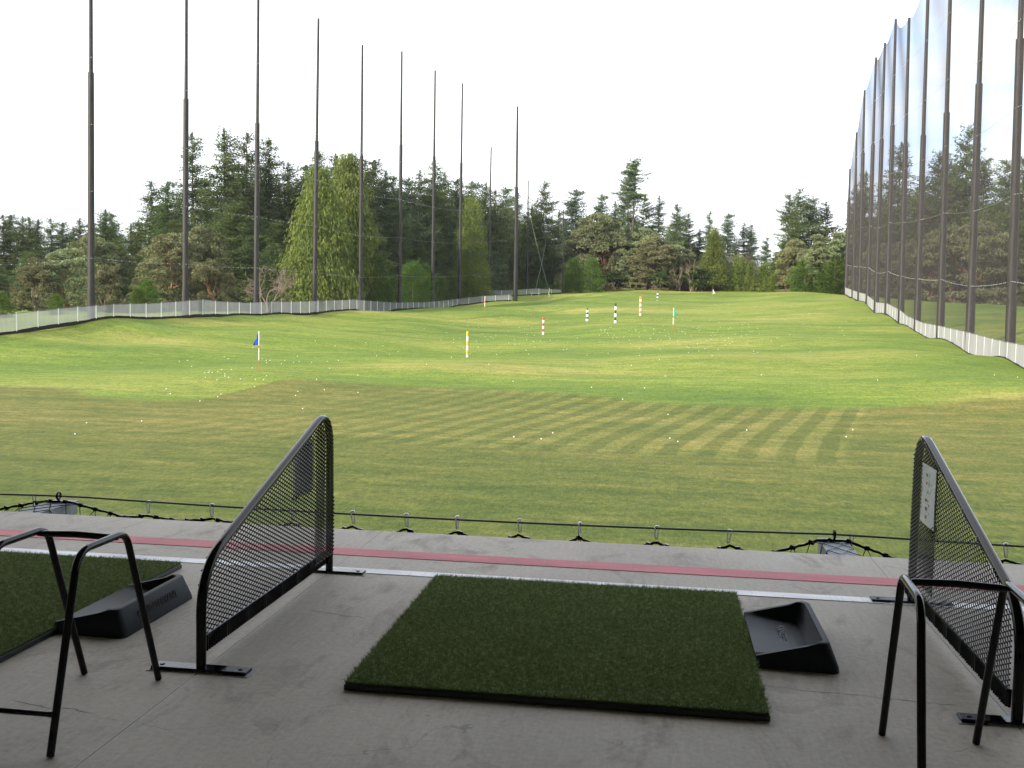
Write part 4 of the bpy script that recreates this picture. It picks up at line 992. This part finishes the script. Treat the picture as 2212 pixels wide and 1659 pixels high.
# far left skyline
for i, (x, y, k_) in enumerate([(-40, 470, 'blue1'), (7, 458, 'fir4'), (22, 459, 'blue1'), (48, 461, 'fir4'), (63, 463, 'fir2'), (82, 468, 'fir1'), (110, 466, 'fir4'), (135, 476, 'blue1'), (158, 486, 'fir1'), (172, 466, 'fir4'), (196, 474, 'fir2')]):
    tree(k_, x, y, 178 + (i * 7) % 19, 1.35, 'dark fir on the far left skyline, %s' % (['cut by the left edge', 'leftmost of the pair by the left edge', 'rightmost of the pair by the left edge', 'second clump from the left edge, left top', 'second clump from the left edge, right top', 'narrow one in the middle of the row', 'with an airy open top', 'low one with a blunt top', 'lowest in the dip of the row', 'just left of the first net pole', 'hidden by the first net pole'][i]), G6)
for (x, y, d, k_, w, lab) in [
    (227, 446, 160, 'fir1', 1.25, 'fir just right of the first net pole'), (242, 456, 172, 'blue1', 1.2, 'blue green fir behind the one right of the first net pole'), (283, 479, 180, 'fir2', 1.1, 'small dark fir in the dip between the skyline row and the tall firs'),
    (327, 384, 172, 'fir4', 1.25, 'slender open fir left of the second net pole'), (362, 384, 165, 'fir2', 1.25, 'full fir directly left of the second net pole'), (416, 276, 182, 'fir4', .95, 'very tall thin fir rising behind the second net pole'),
    (485, 269, 170, 'fir1', 1.0, 'tallest fir, between the second and third net poles'), (533, 276, 178, 'fir4', 1.0, 'tall fir just left of the third net pole'), (581, 289, 182, 'fir2', 1.15, 'tall fir right of the third net pole'), (623, 344, 176, 'fir1', 1.1, 'dark fir halfway between the third and fourth net poles'),
    (690, 318, 176, 'fir3', .75, 'dark fir top just behind the fourth net pole'), (660, 349, 180, 'blue1', 1.0, 'dark fir left of the fourth net pole'), (726, 324, 178, 'fir2', 1.0, 'fir between the fourth and fifth net poles, left top'), (790, 336, 176, 'fir4', 1.0, 'feathery fir right behind the fifth net pole'),
    (808, 338, 186, 'blue1', 1.0, 'fir with a pointed top right of the fifth net pole'), (833, 363, 188, 'fir1', 1.0, 'fir midway between the fifth and sixth net poles'), (850, 373, 190, 'fir2', 1.1, 'dark fir just left of the sixth net pole'), (883, 376, 200, 'blue2', .9, 'rounded blue green fir right of the sixth net pole'),
    (908, 361, 205, 'fir4', 1.0, 'sharp topped fir left of the seventh net pole'), (938, 339, 208, 'fir2', .95, 'tallest fir behind the seventh net pole'), (961, 366, 206, 'fir1', 1.0, 'fir between the seventh and eighth net poles'), (988, 381, 215, 'blue1', 1.0, 'fir directly left of the eighth net pole top'),
    (1020, 384, 225, 'blue2', .9, 'broad blue green fir above the columnar cedar'), (1050, 388, 232, 'fir1', .95, 'fir right above the slim far corner pole'), (1070, 403, 236, 'fir2', 1.0, 'fir just left of the ninth net pole'), (1093, 398, 262, 'blue2', .75, 'pale olive fir left of the ninth net pole, half hidden'), (1118, 410, 258, 'fir4', 1.0, 'fir right behind the ninth net pole'),
    (1176, 386, 262, 'open1', .62, 'open pointed fir standing above the dark wood, right of the tenth pole'), (1150, 440, 268, 'fir1', 1.1, 'dark fir left of the open pointed fir'), (1208, 452, 262, 'fir2', 1.1, 'dark fir right of the open pointed fir'), (1245, 402, 252, 'blue2', .95, 'blunt topped blue green fir left of the far broadleaf trees')]:
    tree(k_, x, y, d, w * 1.17, lab, G1)
fillers = [(262, 500, 186), (300, 470, 190), (342, 440, 186), (385, 420, 190), (445, 380, 192), (505, 360, 192), (555, 370, 190), (602, 390, 188), (640, 400, 190), (672, 390, 192), (712, 400, 194), (745, 380, 196), (775, 390, 196), (820, 400, 200), (862, 410, 205), (896, 410, 214), (925, 400, 216), (950, 400, 220), (975, 410, 224), (1005, 420, 232), (1035, 425, 238), (1062, 440, 244), (1085, 440, 250), (1105, 445, 262), (1135, 460, 268), (1165, 455, 270), (1190, 468, 270), (1222, 470, 266), (1225, 520, 258), (1128, 510, 256), (1160, 520, 254), (1190, 530, 254), (1098, 500, 246), (1075, 500, 240), (860, 470, 186), (820, 480, 182), (900, 480, 192), (945, 480, 200), (600, 470, 172), (640, 470, 172), (560, 460, 172), (520, 440, 172)]
for i, (x, y, d) in enumerate(fillers):
    tree(['fir3', 'fir1', 'wide', 'fir2'][i % 4], x, y, d, 1.15, 'dark fir filling the back of the left wood', G4)
for (x, y, d, k_, w, lab) in [(-10, 560, 168, 'wide', 1.2, 'dark spreading fir at the left edge behind the fence'), (60, 540, 160, 'wide', 1.1, 'dark spreading fir behind the left round broadleaf tree'), (255, 520, 150, 'wide', 1.0, 'dark spreading fir between the two round broadleaf trees'), (375, 470, 160, 'wide', 1.0, 'spreading fir left of the second net pole, low down'), (505, 430, 160, 'wide', 1.0, 'broad leafy fir right of the second net pole'), (590, 520, 158, 'wide', 1.1, 'dark spreading fir behind the bare tree')]:
    tree(k_, x, y, d, w * 1.17, lab, G1)
G7 = 'round olive broadleaf trees behind the left fence'
tree('mad1', 150, 538, 132, .95, 'wide round olive green broadleaf tree left of the first net pole, left half', G7); tree('mad1', 195, 512, 142, .85, 'taller half of the olive broadleaf clump behind the first net pole', G7, 2.0); tree('mad5', 75, 560, 128, .8, 'low left shoulder of the olive broadleaf clump', G7)
tree('mad5', 228, 575, 126, .8, 'low right shoulder of the olive broadleaf clump beside the first net pole', G7)
tree('mad2', 365, 505, 138, .85, 'brownish round broadleaf tree left of the second net pole', G7); tree('mad1', 432, 490, 142, .75, 'brownish round broadleaf tree right of the second net pole', G7, 4.0); tree('mad5', 335, 560, 130, .8, 'low brown foliage left of the second net pole', G7); tree('mad2', 455, 560, 132, .7, 'low brown foliage right of the second net pole', G7)
tree('bare1', 578, 562, 132, .95, 'bare grey brown twiggy tree behind the fence right of the third net pole')
tree('cedar1', 690, 362, 150, .95, 'large drooping yellow green cedar behind the fourth net pole', None, .4); tree('cedar2', 752, 327, 160, 1.0, 'tall yellow green cedar left of the fifth net pole', None, 1.0)
tree('cedar3', 1019, 418, 203, .82, 'columnar yellow green cedar right of the eighth net pole', None, 2.0); tree('arb3', 978, 585, 201, 1.0, 'lower side bush on the left of the columnar cedar')
for (x, y, d, k_, w, lab) in [(2, 632, 98, 'arb2', 1.2, 'small bright evergreen cut by the left edge'), (-30, 640, 94, 'arb1', 1.2, 'small bright evergreen at the very left edge'), (122, 634, 103, 'arb1', 1.0, 'small bright evergreen between the left edge and the first net pole'), (315, 606, 118, 'arb2', 1.1, 'bright pointed evergreen between the first and second net poles'), (298, 622, 116, 'arb1', .9, 'lower left half of the bright evergreen pair before the second pole'),
                            (815, 552, 162, 'arb1', 1.0, 'dark pointed evergreen between the fifth and sixth net poles'), (893, 566, 175, 'arb1', 1.05, 'dark evergreen right of the sixth net pole'), (914, 574, 182, 'arb2', .9, 'dark evergreen left of the seventh net pole'), (948, 590, 190, 'arb1', .9, 'dark evergreen right of the seventh net pole')]:
    tree(k_, x, y, d, w, lab, G5)
tree('arb1', 1239, 559, 219, .95, 'bright rounded evergreen bush right of the far corner pole, left of the pair', 'pair of rounded evergreen bushes'); tree('arb1', 1279, 559, 218, .95, 'bright rounded evergreen bush right of the far corner pole, right of the pair', 'pair of rounded evergreen bushes', 2.5); tree('arb2', 1221, 592, 219, .7, 'small dark bush squeezed against the far corner pole')
# far end
for (x, y, d, k_, w, lab) in [
    (1301, 413, 272, 'blue2', .7, 'pale fir left of the tall windswept pine'), (1330, 430, 276, 'fir4', 1.1, 'narrow fir immediately left of the thick far fir'), (1353, 385, 258, 'wide', .62, 'thick dark fir below the windswept pine'), (1390, 420, 264, 'open2', .62, 'ragged dark fir right of the windswept pine'), (1425, 417, 262, 'fir4', .85, 'pointed fir midway along the far tree line'), (1463, 436, 258, 'wide', .62, 'bushy fir right of the middle of the far tree line'),
    (1491, 458, 266, 'open2', .7, 'thin fir left of the bright far cedar'), (1512, 490, 264, 'fir1', 1.0, 'low dark fir just left of the bright far cedar'), (1534, 450, 262, 'fir4', .75, 'fir tip rising behind the bright far cedar'), (1574, 456, 258, 'blue2', .8, 'grey green fir right of the bright far cedar'), (1607, 478, 262, 'open2', .7, 'dark narrow fir right of the grey green fir'), (1624, 482, 260, 'blue1', .9, 'blue green fir before the gap in the far tree line'),
    (1657, 508, 256, 'open1', .6, 'small ragged fir in the gap of the far tree line'), (1690, 540, 250, 'open1', .6, 'leaning ragged fir left of the big far right fir'), (1707, 412, 236, 'open1', .62, 'big dense fir at the far right, left top'), (1724, 403, 240, 'open2', .72, 'big dense fir at the far right, main top'), (1757, 420, 240, 'open1', .8, 'spreading fir at the far right with a thin crooked top'), (1788, 432, 244, 'open2', .8, 'spreading fir at the far right with upswept right branches'), (1815, 520, 236, 'wide', .7, 'dark fir against the end of the right hand net'), (1835, 470, 262, 'fir2', 1.0, 'fir just showing beside the end of the right hand net')]:
    tree(k_, x, y, d, w * 1.15, lab, G2)
tree('pine', 1371, 338, 256, 1.0, 'tall windswept pine with a bare stem, highest of the far trees', G2, 0.0)
for (x, y, d, k_, w, lab) in [(1262, 478, 248, 'mad3', .9, 'pale round broadleaf tree left in the far tree line, left half'), (1290, 464, 246, 'mad1', .75, 'pale round broadleaf tree left in the far tree line, highest part'), (1322, 480, 244, 'mad3', .8, 'pale broadleaf tree with leaning orange trunk'), (1352, 535, 240, 'mad4', .8, 'low broadleaf tree below the thick far fir'), (1392, 480, 244, 'mad3', .8, 'broadleaf tree in the middle of the far tree line with pale trunk'), (1418, 515, 240, 'mad2', .9, 'brownish broadleaf tree in the middle of the far tree line'), (1448, 520, 242, 'mad4', .9, 'grey green broadleaf tree right of the middle'), (1484, 530, 244, 'mad3', .9, 'grey green broadleaf tree left of the bright far cedar'), (1375, 560, 238, 'mad5', .7, 'low brown foliage behind the yellow flag'), (1440, 565, 238, 'mad5', .7, 'low brown foliage above the far slate blue post'),
                            (1768, 496, 228, 'mad4', .85, 'yellowish broadleaf tree at the far right, left half'), (1808, 490, 226, 'mad4', .8, 'yellowish broadleaf tree beside the right hand net end'), (1745, 540, 226, 'mad3', .7, 'broadleaf tree below the big far right fir'), (1716, 520, 232, 'mad5', .6, 'dry leaved tree left below the big far right fir')]:
    tree(k_, x, y, d, w * 1.15, lab, G2)
tree('cedar4', 1544, 490, 236, .92, 'bright yellow green cedar in the far tree line', G2)
for (x, y, d, k_, w, lab) in [(1597, 550, 236, 'arb3', .9, 'yellow green bush right of the bright far cedar'), (1623, 562, 234, 'arb3', .55, 'narrow drooping bush in the far tree line'), (1652, 568, 234, 'arb3', 1.0, 'yellow green bush in the gap of the far tree line'), (1672, 590, 232, 'arb3', .9, 'golden bush at the far edge of the grass'), (1678, 548, 238, 'cedar4', .7, 'pale cedar left of the big far right fir'), (1740, 565, 226, 'arb2', 1.2, 'dark green bush under the far right broadleaf trees'), (1762, 555, 230, 'arb2', 1.2, 'bright green bush under the far right broadleaf trees'), (1805, 560, 222, 'arb2', 1.2, 'green bush beside the right hand net end'), (1822, 580, 222, 'arb2', 1.0, 'small green bush touching the right hand net end'),
                            (1415, 585, 236, 'scrub', 1.2, 'dark leafy shrub behind the far slate blue post'), (1440, 580, 238, 'scrub', 1.4, 'dark leafy shrub in the middle of the far tree line'), (1500, 575, 238, 'scrub', 1.3, 'leafy shrub left of the bright far cedar'), (1520, 585, 238, 'scrub', 1.3, 'leafy shrub at the foot of the bright far cedar'), (1335, 585, 238, 'scrub', 1.4, 'dark shrub by the leaning orange trunk'), (1575, 590, 240, 'scrub', 1.3, 'dark shrub between the far cedar and the bush')]:
    tree(k_, x, y, d, w * 1.15, lab, G2)
for (x, y, d, k_, w, lab) in [(1495, 555, 234, 'bare2', 1.0, 'bare pale shrub left of the bright far cedar'), (1470, 565, 236, 'bare2', .9, 'bare shrub among the far grey green trees'), (1700, 560, 230, 'dead', .8, 'broken pale dead tree at the far edge'), (1622, 540, 246, 'bare1', .9, 'bare reddish tree in the far gap'), (1275, 560, 240, 'bare2', 1.0, 'bare branches left of the leaning orange trunk'), (1395, 570, 236, 'bare2', .8, 'bare branches behind the yellow flag')]:
    tree(k_, x, y, d, w * 1.15, lab, G2)
for i, (x, y, d) in enumerate([(1320, 460, 284), (1370, 470, 286), (1410, 480, 284), (1450, 480, 282), (1480, 500, 280), (1280, 470, 284), (1500, 520, 276), (1555, 510, 274), (1590, 520, 272), (1620, 535, 270), (1270, 520, 262), (1300, 525, 260), (1360, 520, 262), (1400, 535, 258), (1445, 545, 256), (1480, 550, 256), (1725, 520, 252), (1750, 530, 254), (1790, 540, 250), (1570, 560, 254), (1600, 570, 252), (1820, 560, 250)]):
    tree(['wide', 'fir3', 'fir1'][i % 3], x, y, d, 1.2, 'dark fir filling gaps at the back of the far tree line', 'dark firs at the back of the far tree line')
# beyond the right hand net
for (x, y, d, k_, w, lab) in [
    (1851, 402, 238, 'fir1', 1.1, 'fir behind the far end of the right hand net'), (1872, 364, 232, 'fir2', 1.1, 'dark fir behind the eighth right hand pole'), (1905, 410, 226, 'fir4', 1.1, 'low fir between the two pointed ones behind the net'), (1947, 299, 214, 'fir4', 1.25, 'pointed tall fir behind the fifth right hand pole'), (1925, 440, 216, 'wide', 1.0, 'broad dark fir low behind the middle of the right net'), (1990, 400, 214, 'fir3', .9, 'fir behind the fourth right hand pole'),
    (2030, 322, 206, 'open1', .85, 'wide spreading fir left of the tallest fir behind the net'), (2092, 266, 204, 'open1', .75, 'tallest fir behind the right hand net'), (2062, 360, 210, 'fir3', .9, 'full fir between the third and second right hand poles'), (2130, 350, 206, 'open2', 1.0, 'fir with upswept branches right of the tallest one behind the net'), (2175, 338, 196, 'wide', .8, 'rounded fir behind the first right hand pole'), (2215, 330, 192, 'fir3', .8, 'fir at the right edge behind the net'), (2275, 310, 190, 'fir1', 1.0, 'fir cut off by the right edge')]:
    tree(k_, x, y, d, w, lab, G3)
for (x, y, d, k_, w, lab) in [(1900, 530, 202, 'mad5', 1.0, 'brownish broadleaf tree behind the far right poles'), (1960, 520, 196, 'mad2', 1.0, 'brownish broadleaf tree behind the fifth right hand pole'), (2015, 500, 190, 'mad3', 1.0, 'broadleaf tree behind the fourth and third right hand poles'), (2065, 490, 186, 'mad2', 1.0, 'broadleaf tree behind the gap of the second and third right hand poles'), (2120, 480, 184, 'mad1', .9, 'olive broadleaf tree right of the second right hand pole'), (2170, 520, 186, 'mad5', .9, 'low broadleaf tree behind the first right hand pole')]:
    tree(k_, x, y, d, w, lab, G3)
for i, (x, y, d) in enumerate([(1860, 500, 246), (1885, 480, 242), (1915, 470, 236), (1950, 440, 232), (1985, 430, 228), (2020, 420, 226), (2055, 430, 224), (2085, 420, 222), (2115, 430, 220), (2150, 430, 216), (2190, 420, 212), (2225, 430, 208), (1875, 560, 226), (1935, 560, 216), (1990, 560, 214), (2040, 560, 212), (2090, 560, 212), (2140, 560, 210), (2195, 550, 206)]):
    tree(['wide', 'fir3', 'fir1'][i % 3], x, y, d, 1.2, 'dark fir filling the back of the wood beyond the net', 'dark firs in the wood beyond the net')

# brambles and undergrowth at the far edge of the grass, and along the feet of the woods
def strip(name, mt, path, n, h, wd, kind_label):
    P = []; 
    A = np.array([at(x, y, d) for x, y, d in path]); seg = rng.integers(0, len(A) - 1, n); t = rng.random((n, 1)); B = A[seg] * (1 - t) + A[seg + 1] * t
    lump = .55 + .45 * np.sin(B[:, 0] * .55) * np.sin(B[:, 0] * .23 + 1) + rng.normal(0, .12, n)
    off = rng.normal(0, wd, n); B[:, 1] += off
    g = np.array([ground(p_[0], p_[1]) for p_ in B]); B[:, 2] = g + np.abs(rng.random(n)) * h * np.clip(lump, .25, 1.4)
    D = rng.normal(size=(n, 3)) * .8 + np.array([0, 0, .7]); L = rng.uniform(.25, .6, n)
    o = obj(name, tri_mesh(name, tris(B, D, L, L * .3), MT[mt])); tag(o, kind_label, 'undergrowth', None, 'stuff')
strip('bramble_undergrowth', 'bramble', [(1310, 628, 240), (1400, 628, 242), (1500, 628, 242), (1600, 629, 240), (1700, 630, 238), (1826, 634, 226)], 26000, 2.2, 1.6, 'dry brown brambles along the far edge of the grass')
strip('leafy_undergrowth', 'ivy', [(1310, 622, 246), (1400, 622, 248), (1500, 622, 248), (1600, 622, 246), (1700, 624, 242), (1826, 628, 232)], 22000, 3.6, 2.2, 'dark green scrub under the far trees')
strip('wood_edge_undergrowth', 'ivy', [(-60, 668, 152), (250, 660, 150), (500, 655, 160), (700, 650, 168), (900, 640, 190), (1000, 632, 225), (1120, 622, 250), (1230, 615, 250)], 26000, 3.0, 2.5, 'dark scrub at the foot of the left wood')
strip('net_side_undergrowth', 'ivy', [(1840, 628, 225), (1950, 640, 214), (2080, 645, 208), (2212, 650, 200)], 14000, 2.6, 2.5, 'dark scrub at the foot of the wood beyond the net')

# ------------------------------------------------------------------ air
hz = bpy.data.materials.new('thin_winter_haze'); hz.use_nodes = True; ht = hz.node_tree; ht.nodes.remove(ht.nodes['Principled BSDF'])
pv = ht.nodes.new('ShaderNodeVolumePrincipled'); pv.inputs['Color'].default_value = (.86, .92, 1, 1); pv.inputs['Density'].default_value = HAZE; pv.inputs['Anisotropy'].default_value = .2
ht.links.new(pv.outputs[0], ht.nodes['Material Output'].inputs['Volume'])
b = MB(); b.box((-590, -40, -14), (590, 890, 75)); hb = b.build('haze', hz); tag(hb, kind='stuff')

# ------------------------------------------------------------------ light
SUN_AZ, SUN_EL = R(222), R(26)      # direction towards the sun: angle from +X, and height
sd = Vector((math.cos(SUN_AZ) * math.cos(SUN_EL), math.sin(SUN_AZ) * math.cos(SUN_EL), math.sin(SUN_EL)))
sl = bpy.data.lights.new('sun', 'SUN'); sl.energy = 4.2; sl.angle = R(.55); sl.color = (1, .93, .80)
so = bpy.data.objects.new('sun', sl); COL.objects.link(so); so.rotation_euler = sd.to_track_quat('Z', 'Y').to_euler()
w = bpy.data.worlds.new('World'); S.world = w; w.use_nodes = True; t = w.node_tree; bg = t.nodes['Background']
sk = t.nodes.new('ShaderNodeTexSky'); sk.sky_type = 'NISHITA'; sk.sun_disc = False; sk.sun_elevation = SUN_EL; sk.sun_rotation = math.pi / 2 - SUN_AZ
sk.dust_density = 2.5; sk.air_density = 1.0; sk.ozone_density = 1.0
tc = t.nodes.new('ShaderNodeTexCoord'); mp = t.nodes.new('ShaderNodeMapping'); mp.inputs['Scale'].default_value = (1, 1, 3.0)
nz = t.nodes.new('ShaderNodeTexNoise'); nz.inputs['Scale'].default_value = 1.6; nz.inputs['Detail'].default_value = 7; nz.inputs['Roughness'].default_value = .58
rp = t.nodes.new('ShaderNodeValToRGB'); rp.color_ramp.elements[0].position = .36; rp.color_ramp.elements[1].position = .58
rp.color_ramp.elements[0].color = (.25, .25, .25, 1); rp.color_ramp.elements[1].color = (1, 1, 1, 1)
mx = t.nodes.new('ShaderNodeMix'); mx.data_type = 'RGBA'; mx.inputs[7].default_value = (9.8, 10.1, 10.6, 1)
t.links.new(tc.outputs['Generated'], mp.inputs[0]); t.links.new(mp.outputs[0], nz.inputs['Vector']); t.links.new(nz.outputs['Fac'], rp.inputs[0])
# thin blue opening high on the right
dp = t.nodes.new('ShaderNodeVectorMath'); dp.operation = 'DOT_PRODUCT'; t.links.new(tc.outputs['Generated'], dp.inputs[0]); dp.inputs[1].default_value = Vector((.26, .90, .345)).normalized()
mr = t.nodes.new('ShaderNodeMapRange'); mr.inputs[1].default_value = .955; mr.inputs[2].default_value = .99; t.links.new(dp.outputs['Value'], mr.inputs[0])
nz2 = t.nodes.new('ShaderNodeTexNoise'); nz2.inputs['Scale'].default_value = 7; nz2.inputs['Detail'].default_value = 5; t.links.new(mp.outputs[0], nz2.inputs['Vector'])
ml = t.nodes.new('ShaderNodeMath'); ml.operation = 'MULTIPLY_ADD'; ml.inputs[1].default_value = 3.2; ml.inputs[2].default_value = -1.15; t.links.new(nz2.outputs['Fac'], ml.inputs[0])
ml2 = t.nodes.new('ShaderNodeMath'); ml2.operation = 'MULTIPLY'; ml2.use_clamp = True; t.links.new(ml.outputs[0], ml2.inputs[0]); t.links.new(mr.outputs[0], ml2.inputs[1])
mb = t.nodes.new('ShaderNodeMix'); mb.data_type = 'RGBA'; mb.inputs[7].default_value = (6.2, 9.0, 13.5, 1); t.links.new(ml2.outputs[0], mb.inputs[0]); t.links.new(rp.outputs[0], mx.inputs[0]); t.links.new(sk.outputs[0], mx.inputs[6]); t.links.new(mx.outputs[2], mb.inputs[6]); t.links.new(mb.outputs[2], bg.inputs[0]); bg.inputs[1].default_value = .12
S.view_settings.view_transform = 'Standard'; S.view_settings.look = 'None'; S.view_settings.gamma = 1; S.view_settings.exposure = .80
S.cycles.transparent_max_bounces = 16; S.cycles.max_bounces = 8; S.cycles.use_denoising = True; S.cycles.volume_bounces = 0
